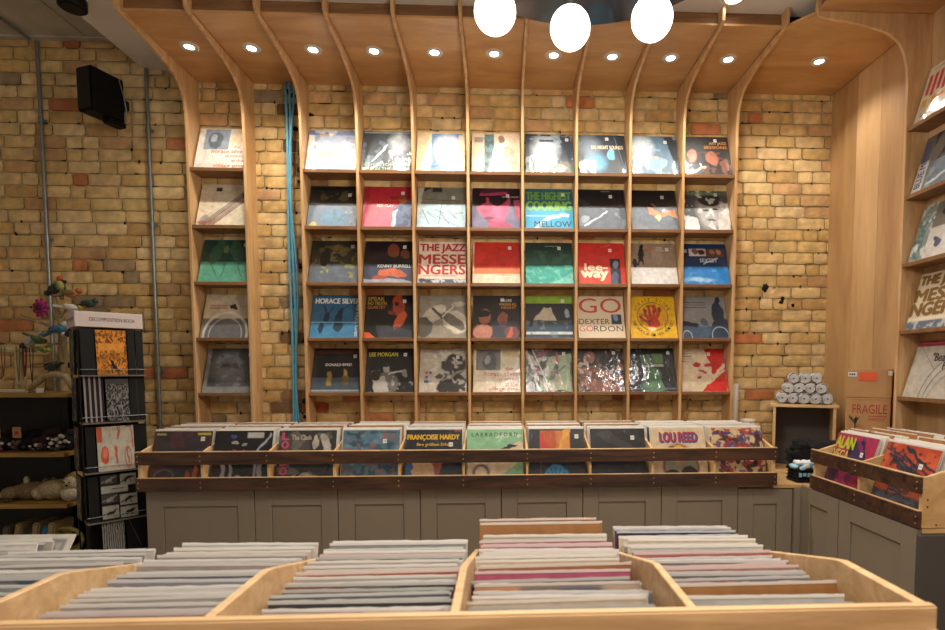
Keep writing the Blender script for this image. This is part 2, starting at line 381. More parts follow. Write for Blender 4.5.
# ---- back wall of buff bricks
def brick_wall():
    r = random.Random(3); mb = MB().mat('mortar').box(-4.2, 2.5, YW+.004, YW+.15, FL, 3.6)
    mb.mat('brick'); h = .0785; z = -.12; row = 0
    buff = ['#d8b87a', '#ceaa6c', '#dfc088', '#caa66a', '#d6b47c', '#dabb84', '#c6a066', '#dcbe8c']
    while z < 3.5:
        x = -4.1-(.11 if row % 2 else 0)-r.random()*.05
        while x < 2.45:
            w = r.choice([.20, .205, .21, .2, .215, .1]) + r.uniform(-.008, .008)
            q = r.random(); c = lin(r.choice(buff))
            low = z < 1.35
            if q < .035 or (low and q < .07): c = lin(r.choice(['#bf7a4c', '#c27e52', '#b57048']))
            elif q < .12: c = lin(r.choice(['#cfa672', '#caa070', '#c69a6c']))
            elif q < .14: c = lin(r.choice(['#9a8465', '#a58a68', '#8f7a5c']))
            k = r.uniform(.92, 1.06); c = tuple(min(1, a*k) for a in c)
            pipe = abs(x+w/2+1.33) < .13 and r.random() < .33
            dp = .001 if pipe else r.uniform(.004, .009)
            g = r.uniform(.003, .005); x0, x1, z0, z1 = x+g, x+w-g, z+g*.8, z+h-g*.8
            if pipe: x1 -= r.uniform(.0, .05)
            if z > 3.2 and x > -2.35: x += w; continue
            bv = r.uniform(.004, .009)
            def jt(s=.0042): return r.uniform(-s, s)
            # rounded, uneven brick: grid whose rim bends back to the wall
            nx, nz = (8 if w > .15 else 5), 4; vs = []; cs = []; sd = r.uniform(0, 90)
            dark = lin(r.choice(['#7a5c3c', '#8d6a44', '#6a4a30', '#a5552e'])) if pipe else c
            for iz in range(-1, nz+2):
                for ix in range(-1, nx+2):
                    u = min(max(ix, 0), nx)/nx; q_ = min(max(iz, 0), nz)/nz
                    xx = x0+(x1-x0)*u; zz = z0+(z1-z0)*q_
                    n1 = noise.noise(Vector((xx*16, zz*16, sd))); n2 = noise.noise(Vector((xx*40, zz*40, sd+5)))
                    rim = ix in (-1, nx+1) or iz in (-1, nz+1); edge = ix in (0, nx) or iz in (0, nz)
                    corner = ix <= 0 and iz <= 0 or ix >= nx and iz <= 0 or ix <= 0 and iz >= nz or ix >= nx and iz >= nz
                    if corner: xx += (.004+.003*n1)*(1 if ix <= 0 else -1); zz += (.004+.003*n2)*(1 if iz <= 0 else -1)
                    yy = YW+.006 if rim else YW-dp*(.72 if edge else 1)+n1*.0022+n2*.0016
                    xx += n2*.003*(1 if edge or rim else 0); zz += n1*.0042*(1 if edge or rim else 0)
                    vs.append((xx, yy, zz)); k2 = .62 if rim else (.88 if edge else 1)*(1+n1*.22+n2*.16)
                    cs.append(tuple(a*k2 for a in dark))
            W2 = nx+3
            fs = [(b_*W2+a_, b_*W2+a_+1, (b_+1)*W2+a_+1, (b_+1)*W2+a_) for b_ in range(nz+2) for a_ in range(nx+2)]
            mb.add(vs, fs, False, cs)
            x += w
        z += h; row += 1
    # open joints and chipped corners
    mb.mat('darkgap')
    for k in range(420):
        x = r.uniform(-3.3, 2.25); z = -.12+h*r.randint(9, 42)+r.uniform(-.006, .006)
        if r.random() < .45: mb.ell((x, YW-.002, z), (r.uniform(.012, .05), .0065, r.uniform(.0018, .0035)), jit=.5, seed=k, u=8, v=5)
        else: mb.ell((x, YW-.002, z), (r.uniform(.004, .009), .009, r.uniform(.005, .014)), jit=.6, seed=k, u=7, v=5)
    for k in range(46):
        x = -1.29+r.gauss(0, .045) if k < 40 else 1.92+r.gauss(0, .16); z = r.uniform(.9, 3.2) if k < 40 else 1.80+r.gauss(0, .10)
        mb.ell((x, YW-.003, z), (r.uniform(.008, .022), .010, r.uniform(.008, .024)), jit=.7, seed=k+900, u=10, v=7)
    return mb
w = brick_wall().build('wall_back'); w['kind'] = 'structure'
# ---- right wall: plywood panelling in sheets
mb = MB().mat('plyv').box(XR, XR+.12, -2.6, YW+.1, FL, ZP+.1)
o = struct('wall_right', mb)
ys = [YW, 3.44, 3.22, 2.885]
for i in range(3):
    m_ = wood('wall_sheet', ['#a37d52', '#b8915f', '#a9825a'][i], ['#c49d6c', '#dab588', '#cda67a'][i], stretch=(2.2, 2.2, .35), scale=2.2, rough=.5, contrast=(.3, .75))
    struct('trim_%d' % (i+3), MB().mat(m_).box(XR-.010, XR-.0005, ys[i+1]+.001, ys[i]-.001, .70, ZP))
struct('wall_left', MB().box(-4.3, -4.15, -2.6, 3.9, FL, 3.6), 'white')
# ---- ceilings
ZC = 3.29
mb = MB().mat('white').box(-2.30, XR+.12, -2.6, YW+.1, ZC, ZC+.16)
struct('ceiling', mb)
mb = MB().mat('tin').box(-4.2, -2.30, -2.6, YW+.1, 3.456, 3.52)
for k in range(12):      # pressed ribs of the tin sheets
    y = 3.66-.42*k; mb.box(-4.2, -2.302, y-.012, y+.012, 3.446, 3.457, bev=.004)
for k in range(5):
    x = -2.62-.36*k; mb.box(x-.006, x+.006, -2.4, YW, 3.45, 3.457, bev=.002)
struct('ceiling_left', mb)
mb = MB().mat('tin')
mb.tube([(-3.19+.33*math.cos(t/20*6.283), 2.9+.33*math.sin(t/20*6.283), 3.452) for t in range(21)], .012, 6)
tag(mb.build('ceiling_ring'), 'raised plaster ring moulding on the grey pressed ceiling at upper left', 'moulding')

# ================================================================== wall shelving on the back wall
RX = [-1.969+.3515*i for i in range(11)]; RT = .018
SZ = [2.623-.3563*k for k in range(5)]
RIBC = [(3.565, .70), (3.565, 2.86), (3.560, 2.96), (3.545, 3.035), (3.515, 3.090), (3.47, 3.125), (3.40, 3.147), (3.32, 3.163), (3.20, 3.180), (3.08, 3.190), (2.985, 3.197), (2.955, 3.215), (2.95, 3.25), (2.95, 3.288), (3.0115, 3.288), (3.0115, ZP+.001), (3.05, ZP), (YW-.002, ZP), (YW-.002, .70)]
unit = thing('record_wall_shelving', 'pale plywood wall shelving with curved ribs, ten bays wide, against the brick wall', 'shelving', (-.2, YW, .70))
for i, x in enumerate(RX):
    MB().mat('ply').prism(RIBC, x-RT/2, x+RT/2, 'x', bev=.002).build('rib', unit)
for b in range(10):
    x0, x1 = RX[b]+RT/2, RX[b+1]-RT/2
    if b != 1:
        for z in SZ:
            mb = MB().mat('lip').box(x0+.0005, x1-.0005, 3.583, YW-.003, z-.016, z, bev=.001)  # edge brown on the whole board puts the underside's shade into its colour
            mb.mat('lip').box(x0+.0005, x1-.0005, 3.570, 3.583, z-.016, z+.006, bev=.0015)
            mb.build('shelf', unit)
    MB().mat('plyh').box(x0+.0005, x1-.0005, 3.0, YW-.003, ZP, ZP+.012, bev=.001).build('soffit_panel', unit)
    mb = MB().mat('lip').box(x0+.0005, x1-.0005, 3.012, 3.024, ZP+.0125, ZC-.001)
    mb.build('fascia_board', unit)
# last bay up to the right wall: soffit sheet with a slanted front edge
MB().mat('plyh').prism([(RX[10]+RT/2+.001, 3.0), (1.655, 2.885), (XR-.014, 2.885), (XR-.014, YW-.003), (RX[10]+RT/2+.001, YW-.003)], ZP, ZP+.012, 'z').build('soffit_panel', unit)
mb = MB().mat('darkgap').box(RX[10]+.012, 1.66, 3.03, 3.05, ZP+.0125, ZC)  # black block standing in for the shade of the open recess
struct('trim_2', mb)

# ---- shelving on the right wall
YR = 2.866
unit2 = thing('side_wall_shelving', 'plywood shelving with a curved end rib on the right wall above the record bin', 'shelving', (XR, YR, .70))
RC2 = [(2.150, .72), (2.150, 2.86), (2.143, 2.94), (2.125, 3.01), (2.095, 3.065), (2.045, 3.105), (1.98, 3.130), (1.90, 3.148), (1.80, 3.165), (1.70, 3.178), (1.655, 3.19), (1.648, 3.22), (1.648, ZC-.002), (1.6715, ZC-.002), (1.6715, ZP+.001), (1.73, ZP), (XR-.001, ZP), (XR-.001, .72)]
def inset(p): return p
for k, y in enumerate((YR, YR-.36, YR-.72)):
    MB().mat('ply').prism(RC2, y-RT/2, y+RT/2, 'y', bev=.002).build('rib', unit2)
for k in range(2):
    y1, y0 = YR-.36*k-RT/2, YR-.36*(k+1)+RT/2
    for z in SZ:
        mb = MB().mat('lip').box(2.169, XR-.002, y0+.0005, y1-.0005, z-.016, z, bev=.001)  # same dark brown stands in for shade under these boards
        mb.mat('lip').box(2.156, 2.169, y0+.0005, y1-.0005, z-.016, z+.006, bev=.0015)
        mb.build('shelf', unit2)
    MB().mat('plyh').box(1.66, XR-.002, y0+.0005, y1-.0005, ZP, ZP+.012).build('soffit_panel', unit2)
    MB().mat('lip').box(1.672, 1.684, y0+.0005, y1-.0005, ZP+.0125, ZC-.001).build('fascia_board', unit2)

# ---- recessed lights
def spot(name, loc, power, size=115, blend=.6, col=(1, .92, .80), r=.03, tgt=None, parent=None):
    l = bpy.data.lights.new(name, 'SPOT'); l.energy = power; l.spot_size = R(size); l.spot_blend = blend; l.color = col; l.shadow_soft_size = r
    o = bpy.data.objects.new(name, l); COL.objects.link(o); o.location = loc
    if tgt: o.rotation_euler = (Vector(tgt)-Vector(loc)).to_track_quat('-Z', 'Y').to_euler()
    return o
ordn = ['first', 'second', 'third', 'fourth', 'fifth', 'sixth', 'seventh', 'eighth', 'ninth', 'tenth', 'eleventh', 'twelfth', 'thirteenth', 'fourteenth', 'fifteenth', 'sixteenth', 'seventeenth', 'eighteenth', 'nineteenth', 'twentieth', 'twenty-first', 'twenty-second', 'twenty-third', 'twenty-fourth', 'twenty-fifth', 'twenty-sixth', 'twenty-seventh', 'twenty-eighth', 'twenty-ninth', 'thirtieth', 'thirty-first', 'thirty-second']
LX = [(RX[i]+RX[i+1])/2 for i in range(10)]+[1.93]
for i, x in enumerate(LX):
    lab = f'small round recessed light in the plywood soffit, {ordn[i]} from the left' if i < 10 else 'small round recessed light in the wide soffit bay beside the right wall'
    t = thing('recessed_light', lab, 'light', (x, 3.31, ZP), 'recessed lights along the plywood soffit')
    MB().mat('ring').lathe([(.026, -.003), (.030, -.006), (.048, -.006), (.052, -.0005)], (x, 3.31, ZP), 24).build('trim_ring', t)
    MB().mat('lens').lathe([(.0001, -.0045), (.016, -.0055), (.026, -.003)], (x, 3.31, ZP), 24).build('lens', t)
    spot('down_spot', (x, 3.31, ZP-.012), 25 if x > -1.5 else 18, size=128, blend=.7)
t = thing('recessed_light', 'recessed light in the white ceiling above the right end of the ribs', 'light', (1.222, 2.89, ZC))
MB().mat('ring').lathe([(.045, -.004), (.05, -.008), (.062, -.006), (.066, -.0005)], (1.222, 2.89, ZC), 24).build('trim_ring', t)
MB().mat('lens').lathe([(.0001, -.0045), (.02, -.006), (.045, -.004)], (1.222, 2.89, ZC), 24).build('lens', t)

# ---- pendant with opal globes under a dark disc
DC = (.30, 1.711, 2.765)
t = thing('pendant_light', 'dark round disc pendant with glowing white globes hanging from the white ceiling', 'light', DC)
mb = MB().mat('disc').lathe([(.0001, -.014), (.565, -.014), (.576, -.006), (.576, .006), (.565, .014), (.0001, .014)], DC, 72)
mb.build('disc', t)
MB().mat('dark').tube([(DC[0], DC[1], DC[2]+.014), (DC[0], DC[1], ZC)], .012).build('stem', t)
MB().mat('dark').lathe([(.0001, 0), (.06, 0), (.06, .03), (.0001, .03)], (DC[0], DC[1], ZC-.03)).build('canopy', t)
GL = [(-.019, 2.03, 2.64), (.263, 2.105, 2.635), (.558, 2.045, 2.64), (-.06, 1.45, 2.64), (.66, 1.45, 2.64), (.30, 1.28, 2.64)]
for i, g in enumerate(GL):
    gg = MB().mat('globe').ell(g, (.075, .075, .075), u=32, v=18).build('glass_globe', t)
    MB().mat('dark').lathe([(.022, 0), (.022, .05)], (g[0], g[1], g[2]+.065), 16).build('socket', gg)
# ---- added fill spots under the shop ceiling, unseen and without fixtures
for (x, y) in ((-.1, 1.0), (.6, .2), (1.5, 1.3), (-.6, -.8), (1.2, -1.0)):
    spot('down_spot', (x, y, ZC-.02), 66 if y != .2 else 95, size=130, blend=.6, r=.06, col=(1, .94, .87))

# ================================================================== back counter and cabinets
CT = .70
struct_m = MB().mat('binply').box(-1.935, 1.535, 2.995, YW-.02, CT-.022, CT, bev=.002)
struct_m.box(1.535, 1.714, 2.965, YW-.02, CT-.022, CT, bev=.002)
struct_m.box(1.714, XR-.012, 2.10, YW-.02, CT-.022, CT, bev=.002)
tag(struct_m.build('worktop'), 'pale plywood counter top running along the back wall and the right wall', 'counter')
def door(x0, x1, yf, z0, z1, parent, axis='y', flip=1):
    """shaker door whose face is at yf; axis 'y': faces -Y; axis 'x': faces -X"""
    st = .088
    def bx(mb, a0, a1, d0, d1, z0, z1, bev=0):
        if axis == 'y': mb.box(a0, a1, d0, d1, z0, z1, bev)
        else: mb.box(d0, d1, a0, a1, z0, z1, bev)
    mb = MB().mat('greige')
    bx(mb, x0, x0+st, yf, yf+.02, z0, z1, .0015); bx(mb, x1-st, x1, yf, yf+.02, z0, z1, .0015)
    bx(mb, x0+st, x1-st, yf, yf+.02, z1-st, z1, .0015); bx(mb, x0+st, x1-st, yf, yf+.02, z0, z0+st, .0015)
    d = mb.build('door', parent)
    q = MB().mat('greige2'); bx(q, x0+st-.0001, x1-st+.0001, yf+.0125, yf+.015, z0+st, z1-st)
    q.mat('greige'); bx(q, x0+st+.0022, x1-st-.0022, yf+.0085, yf+.0125, z0+st+.0022, z1-st-.0022)
    q2 = q
    q2.build('door_panel', d)
DX = [-1.929, -1.352, -.903, -.453, -.004, .452, .898, 1.338, 1.655]
DX[0] = -1.80-.129
for i in range(8):
    x0, x1 = DX[i], DX[i+1]
    lab = ['greige shaker cabinet under the counter bin, at its far left end', 'greige shaker cabinet, second from the left under the counter bin', 'greige shaker cabinet, third from the left under the counter bin', 'greige shaker cabinet, fourth from the left under the counter bin', 'greige shaker cabinet behind the kraft dividers of the centre foreground bin', 'greige shaker cabinet just right of the kraft dividers in the foreground', 'greige shaker cabinet, second from the right under the long counter bin', 'narrow greige cabinet under the counter where the two runs meet'][i]
    t = thing('base_cabinet', lab, 'cabinet', ((x0+x1)/2, 2.99, FL), 'greige cabinets under the counter')
    MB().mat('greige').box(x0+.002, x1-.002, 2.995, YW-.03, FL+.001, CT-.024).build('carcass', t)
    door(x0+.002, x1-.002, 2.973, FL+.09, CT-(.003 if i < 7 else .026), t)
for i, (y0, y1) in enumerate(((2.615, 2.955), (2.10, 2.612))):
    t = thing('base_cabinet', ['greige shaker cabinet on the right run, in the inner corner', 'greige shaker cabinet under the near bin on the right run'][i], 'cabinet', (1.9, (y0+y1)/2, FL), 'greige cabinets on the right run')
    MB().mat('greige').box(1.713, XR-.012, y0+.002, y1-.002, FL+.001, CT-.024).build('carcass', t)
    door(y0+.002, y1-.002, 1.692, FL+.09, CT-.003, t, axis='x')
t = thing('filler_panel', 'plain dark grey panel closing the near end of the right cabinet run', 'panel', (1.98, 2.09, FL))
MB().mat('slate').box(1.690, XR-.012, 2.082, 2.098, FL+.001, CT-.024, bev=.0015).build('end_board', t)

tag(MB().mat('greige').box(1.657, 1.711, 2.957, 2.992, FL+.001, CT-.024, bev=.001).build('corner_filler'), 'narrow greige filler strip in the inner corner between the cabinet runs', 'panel')
# ================================================================== counter record bins
BX0, PB = -1.611, .35
bin1 = thing('counter_record_bin', 'long ten-bay plywood record bin with dark walnut slats on the back counter', 'record bin', (-.2, 3.2, CT))
xs = [BX0+PB*i for i in range(-1, 10)]
xs[0] = -1.945; xs[-1] = 1.535
DIV = [(2.945, CT+.002), (2.945, .912), (2.97, .914), (3.25, .985), (3.60, .985), (3.60, CT+.002)]
for i, x in enumerate(xs):
    if i in (0, 10):
        xa = x+.0 if i == 0 else x-.016
        MB().mat('binply').prism(DIV, xa, xa+.016, 'x', bev=.0015).build('end_panel', bin1)
    else:
        MB().mat('binply').prism(DIV, x-.006, x+.006, 'x', bev=.001).build('divider', bin1)
MB().mat('binply').box(xs[0]+.017, xs[-1]-.017, 2.95, 3.60, CT+.002, CT+.010).build('base_board', bin1)
for (z0, z1) in ((.845, .912), (.702, .772)):
    o = MB().mat('walnut').box(xs[0]-.004, xs[-1]+.004, 2.928, 2.944, z0, z1, bev=.0015).build('front_slat', bin1)
    for x in xs[1:-1]+[xs[0]+.01, xs[-1]-.01]:
        for dz in (.02, .047):
            MB().mat('screw').ell((x, 2.9275, z0+dz), (.0042, .0018, .0042), u=8, v=5).build('screw', o)
MB().mat('binply').box(xs[0]-.002, xs[-1]+.002, 2.930, 2.9445, .912, .917, bev=.001).build('rail_cap', bin1)
MB().mat('binply').box(xs[0]+.0, xs[-1]-.0, 2.930, 2.9445, .772, .776, bev=.001).build('rail_cap', bin1)

bin2 = thing('counter_record_bin', 'short two-bay plywood record bin with dark walnut slats on the right counter', 'record bin', (1.95, 2.45, CT))
DIV2 = [(1.705, CT+.002), (1.705, .912), (1.73, .914), (1.96, .985), (2.235, .985), (2.235, CT+.002)]
for i, y in enumerate((2.098, 2.490, 2.862)):
    a, b = (y, y+.016) if i == 0 else ((y-.006, y+.006) if i == 1 else (y-.016, y))
    MB().mat('binply').prism(DIV2, a, b, 'y', bev=.0015).build('end_panel' if i != 1 else 'divider', bin2)
MB().mat('binply').box(1.71, 2.235, 2.116, 2.845, CT+.002, CT+.010).build('base_board', bin2)
for (z0, z1) in ((.845, .912), (.702, .772)):
    o = MB().mat('walnut').box(1.688, 1.704, 2.092, 2.868, z0, z1, bev=.0015).build('front_slat', bin2)
    for y in (2.106, 2.490, 2.854):
        for dz in (.02, .047):
            MB().mat('screw').ell((1.6875, y, z0+dz), (.0018, .0042, .0042), u=8, v=5).build('screw', o)
MB().mat('binply').box(1.690, 1.7045, 2.095, 2.865, .912, .917, bev=.001).build('rail_cap', bin2)
MB().mat('binply').box(1.690, 1.7045, 2.099, 2.861, .772, .776, bev=.001).build('rail_cap', bin2)
for (x, z) in ((1.73, .82), (1.73, .79), (1.77, .715), (1.98, .72)):
    MB().mat('dark').ell((x, 2.0975, z), (.004, .0012, .004), u=8, v=5).build('bolt', bin2)
# ================================================================== record covers on the wall, glare and sheen painted into their colours
K, Wh = '#16151a', '#e6e0d4'
def man(cx, cy, s, c, skin):   # a loose figure: head and shoulders
    return [('e', cx, cy+.26*s, .30*s, .22*s, c), ('e', cx, cy, .11*s, .15*s, skin), ('e', cx, cy-.09*s, .12*s, .08*s, c)]
COV = {}
COV[0, 0] = ('white record cover with a small grey photo and orange lettering, topmost in the left column', '#ddd6cb',
  [('r', .12, .02, .62, .52, '#8f9aa6'), ('e', .36, .3, .15, .2, '#5c6872'), ('e', .33, .25, .07, .1, '#a9b2ba'), ('n', 6, .05), ('r', .66, .05, .95, .42, '#e5c9a2')],
  [('the', .72, .42, .86, .49, '#e0764f'), ('horace silver', .30, .52, .97, .61, '#dd6a48'), ('quintet', .58, .64, .95, .73, '#e08a5c'), ('at the', .72, .75, .96, .83, '#df7450'), ('village gate', .38, .87, .98, .97, '#dd6a48')], None)
COV[0, 1] = ('cream record cover with a bundle of curving pipe lines rising to the right', '#ddcfb4',
  [('r', .3, .08, .42, .17, '#3a3430')]+[('l', .08+.05*i, .97-.035*i*0-.0*i, .88+.012*i, .18+.035*i, .010, ['#55617a', '#8a4a3c', '#2c2a30', '#a86a54', '#55617a', '#7a3a30'][i]) for i in range(6)]+[('e', .16, .82, .11, .07, '#7f8490', -30, .6), ('e', .3, .88, .12, .06, '#a0705a', -25, .6), ('e', .93, .2, .08, .14, '#2b2424', 20), ('e', .12, .92, .1, .05, '#8e4438', 0, .7)], [], None)
COV[0, 2] = ('dark green record cover with a pale green lower half and dim figures', '#5fa58a',
  [('r', 0, 0, 1, .52, '#20453c'), ('e', .3, .3, .12, .3, '#3d6a52', 15, .7), ('e', .72, .3, .13, .3, '#3f7058', -15, .7), ('l', .2, .55, .35, .85, .012, '#3d7a64'), ('l', .5, .55, .45, .85, .012, '#3d7a64'), ('l', .75, .6, .85, .85, .012, '#3d7a64'), ('e', .5, .22, .06, .09, '#7d8a58', 0, .6), ('n', 7, .12)], [], (.85, .12))
COV[0, 3] = ('cream record cover with red small print and a large white hoop shape', '#cfbfa4',
  [('r', 0, .55, 1, 1, '#66686a'), ('ring', .5, .92, .44, .5, .09, '#e9e2d5'), ('ring', .5, .92, .33, .38, .05, '#c9c6bf'), ('text_lines', .1, .26, .5, 2, .05, .014, '#b3402f'), ('p', [(.5, .28), (.62, .22), (.66, .38), (.52, .34)], '#2e2a2c'), ('e', .55, .8, .25, .2, '#7b7a78', 0, .5)], [], None)
COV[0, 4] = ('dark grey record cover with a blurred face, lowest in the far left column', '#4d4f50',
  [('e', .5, .45, .3, .36, '#7e8080', 0, .8, .9), ('e', .42, .38, .1, .06, '#3a3b3d', 0, .7, .8), ('e', .62, .38, .1, .06, '#3a3b3d', 0, .7, .8), ('r', 0, .85, 1, 1, '#8c8d8b'), ('r', 0, 0, .08, 1, '#8c8f90', .7), ('nc', 7, .62, '#a8abab', .35), ('n', 5, .15)], [], (.88, .14))
COV[2, 0] = ('pale blue and white record cover with yellowish shapes at its centre', '#98a2b8',
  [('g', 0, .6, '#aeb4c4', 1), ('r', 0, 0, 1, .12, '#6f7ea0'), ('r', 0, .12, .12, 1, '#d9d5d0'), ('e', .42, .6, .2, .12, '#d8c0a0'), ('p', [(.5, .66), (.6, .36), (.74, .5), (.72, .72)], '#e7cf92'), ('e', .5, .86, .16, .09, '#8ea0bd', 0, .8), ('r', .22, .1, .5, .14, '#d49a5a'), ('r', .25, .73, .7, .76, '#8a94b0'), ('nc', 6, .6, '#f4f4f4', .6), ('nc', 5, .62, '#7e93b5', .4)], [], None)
COV[3, 0] = ('dark blue-grey record cover with a silvery diagonal horn and green lettering', '#2b3238',
  [('l', .22, .75, .5, .35, .022, '#dfe3e6'), ('l', .2, .95, .42, .78, .03, '#d0d8dc'), ('e', .75, .3, .2, .24, '#c6ccd2', 0, .7, .8), ('e', .62, .55, .1, .07, '#9aa6b0', 20), ('r', .02, .02, .95, .05, '#b8bec2', .6), ('nc', 6, .55, '#66788a', .6), ('n', 8, .2)], [('COOL JOHNNY', .04, .80, .96, .88, '#8fae84'), ('MAN IN THE TOWN', .04, .90, .96, .97, '#8fae84')], None)
COV[4, 0] = ('cream record cover with a tan strip and a pale blue rectangle under glare', '#d9c49c',
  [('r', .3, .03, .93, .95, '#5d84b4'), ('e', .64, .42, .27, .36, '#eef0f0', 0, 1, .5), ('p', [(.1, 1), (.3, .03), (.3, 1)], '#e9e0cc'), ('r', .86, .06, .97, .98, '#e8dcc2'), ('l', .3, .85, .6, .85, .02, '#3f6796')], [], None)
COV[5, 0] = ('beige record cover with a narrow dark green strip left of a pale wrinkled figure', '#d6bea2',
  [('r', .26, .03, .46, 1, '#263c46'), ('nc', 9, .5, '#4d7c80', .7, (.26, .03, .46, 1)), ('e', .62, .45, .16, .36, '#e5d2b8', 10), ('e', .8, .6, .12, .3, '#b5977e', -12), ('e', .62, .16, .07, .09, '#7d6350'), ('r', .05, .1, .24, .24, '#8d8578'), ('n', 6, .1)], [], None)
COV[6, 0] = ('near-black record cover with a pool of blue glare and a pale green foot', '#1a2a3c',
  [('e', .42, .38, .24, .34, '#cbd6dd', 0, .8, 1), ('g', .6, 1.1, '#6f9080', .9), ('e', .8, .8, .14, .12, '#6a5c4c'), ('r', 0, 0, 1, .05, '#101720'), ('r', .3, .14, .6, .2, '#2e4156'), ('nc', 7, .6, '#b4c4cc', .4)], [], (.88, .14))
COV[7, 0] = ('navy record cover with a cream lettering band and cyan blurred figures', '#1f2e3c',
  [('e', .35, .7, .22, .24, '#3f8db3', 0, .8, .6), ('e', .68, .5, .09, .14, '#5ea6c4'), ('r', .76, .1, .98, 1, '#1c2830'), ('l', .78, .05, .98, .95, .012, '#5c7282'), ('e', .2, .25, .22, .25, '#8fa3b4', 0, .6, .9)], [('BIG NIGHT SOUNDS', .28, .27, .95, .36, '#d8c8a8')], (.62, .1))
COV[8, 0] = ('steel blue record cover with a dark slanted right edge and glare at left', '#4d6c82',
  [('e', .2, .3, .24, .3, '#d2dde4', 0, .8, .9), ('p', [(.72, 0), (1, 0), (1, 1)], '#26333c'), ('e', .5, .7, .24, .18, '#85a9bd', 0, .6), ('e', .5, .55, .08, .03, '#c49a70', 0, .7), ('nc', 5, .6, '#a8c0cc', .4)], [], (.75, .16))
COV[9, 0] = ('dark record cover with orange lettering and two orange faces, topmost far right', '#242528',
  [('e', .2, .48, .12, .17, '#b8735a'), ('e', .62, .56, .13, .18, '#a86850'), ('e', .85, .75, .1, .16, '#8a5548'), ('e', .2, .86, .2, .18, '#3c4a58'), ('l', .06, .95, .42, .78, .03, '#d8c0b0'), ('nc', 8, .6, '#7d5448', .5, (0, .4, 1, 1))], [('ART JAZZ', .58, .14, .95, .22, '#c4935c'), ('SESSIONS', .46, .24, .95, .31, '#c4843c')], (.72, .1))
# row 2: dark tops over brighter lower halves, a reflection painted in
COV[2, 1] = ('record cover with a black top and slate blue lower half flecked yellow', '#6e7f90',
  [('r', 0, 0, 1, .48, '#23221f'), ('r', 0, 0, 1, .10, '#15100e'), ('nc', 7, .55, '#55513a', .8, (.1, .12, .9, .5)), ('e', .55, .75, .3, .2, '#5c87a3', 0, .7), ('nc', 9, .68, '#c4b05a', .8, (.1, .6, .9, 1)), ('e', .12, .93, .06, .06, '#d0b95a')], [], (.82, .22))
COV[3, 1] = ('red and pink record cover with a grey-blue corner and dark small lettering', '#bb2b3a',
  [('r', 0, .45, 1, 1, '#cb6578'), ('p', [(.6, .55), (1, .3), (1, 1), (.62, 1)], '#5a6a8c'), ('p', [(.62, .6), (.7, .55), (.66, 1), (.6, 1)], '#e2ddd8'), ('p', [(0, 0), (.14, 0), (.03, 1), (0, 1)], '#7d1c26', .5), ('e', .82, .34, .1, .1, '#a8653c'), ('nc', 9, .6, '#2e3350', .6, (.6, .5, 1, 1))], [('NEW DATES', .55, .24, .93, .31, '#3c1a20'), ('RED CLAY', .28, .44, .62, .50, '#eed6d4')], (.80, .16))
COV[4, 1] = ('pale blue record cover with thin drawn lines and an olive grey top', '#a9c4cf',
  [('r', 0, 0, 1, .42, '#76776a'), ('r', .3, 0, .5, .12, '#2c2a26'), ('e', .18, .04, .1, .06, '#3a352c'), ('p', [(0, 0), (.12, 0), (.02, 1), (0, 1)], '#c9c3b2', .7)]+[('l', .1+.13*i, .55+.1*(i % 2), .25+.14*i, .9-.2*(i % 3)*.7, .006, '#3e565e') for i in range(6)]+[('l', .15, .3, .9, .34, .006, '#3a3f3c'), ('l', .2, .6, .85, .95, .005, '#4a626c'), ('l', .5, .4, .45, .9, .006, '#44585f')], [], (.74, .26))
COV[5, 1] = ('magenta portrait record cover of a face in dark sunglasses', '#6f6a86',
  [('r', 0, 0, 1, .45, '#241a20'), ('p', [(.12, .22), (.2, .06), (.5, .0), (.72, .08), (.8, .4), (.74, .62), (.66, .78), (.72, 1), (.34, 1), (.36, .84), (.22, .74), (.14, .56)], '#c84872'), ('p', [(.2, .04), (.75, .0), (.8, .1), (.2, .14)], '#5a2038'), ('p', [(.05, .18), (.3, .22), (.3, .36), (.16, .42), (.05, .38)], '#140c10'), ('p', [(.34, .22), (.74, .18), (.72, .36), (.56, .44), (.38, .38)], '#140c10'), ('r', .05, .19, .98, .23, '#1a0e14'), ('e', .27, .56, .10, .06, '#8a3658', -10, .7, .7), ('e', .34, .74, .13, .035, '#6a2c4a', -4), ('e', .36, .82, .10, .03, '#8e3a5e'), ('p', [(.86, .3), (1, .24), (1, .8), (.92, .72)], '#c04a70'), ('p', [(.34, .86), (.66, .8), (.9, 1), (.3, 1)], '#a83e62'), ('e', .58, .62, .14, .16, '#d8608a', 0, .6, .8), ('r', 0, 0, 1, .44, '#1c1016', .35), ('n', 6, .16)], [('the real master', .62, .19, .98, .235, '#cfa89c')], (.74, .19))
COV[6, 1] = ('cyan blue record cover with tall green lettering and black print below', '#2e9dc6',
  [('r', 0, 0, 1, .46, '#1f5a7a'), ('p', [(.12, 1), (.5, .66), (.95, .6), (.9, .68), (.4, .82), (.2, 1)], '#cfe6ee', .7), ('r', 0, .66, .5, .68, '#bfe0ea')], [('THE HIGHEST', .02, .08, .96, .28, '#6f9c38', .03), ('COOKING', .02, .32, .96, .54, '#7fb44a', .04), ('MELLOW', .18, .80, .96, .94, '#22303c', .01)], (.80, .15))
COV[7, 1] = ('record cover with a black top and a pale guitar line over grey blue', '#56606e',
  [('r', 0, 0, 1, .46, '#18191c'), ('p', [(0, .35), (0, .2), (.35, .42), (1, .4), (1, .46), (.2, .46)], '#2a2c30'), ('l', .12, .92, .6, .55, .016, '#c9d4da'), ('e', .14, .76, .07, .1, '#a8b6c0', 20, .7), ('nc', 5, .58, '#7d8a9a', .6, (0, .5, 1, 1)), ('r', .5, .04, .7, .06, '#8a7c6c')], [], (.70, .18))
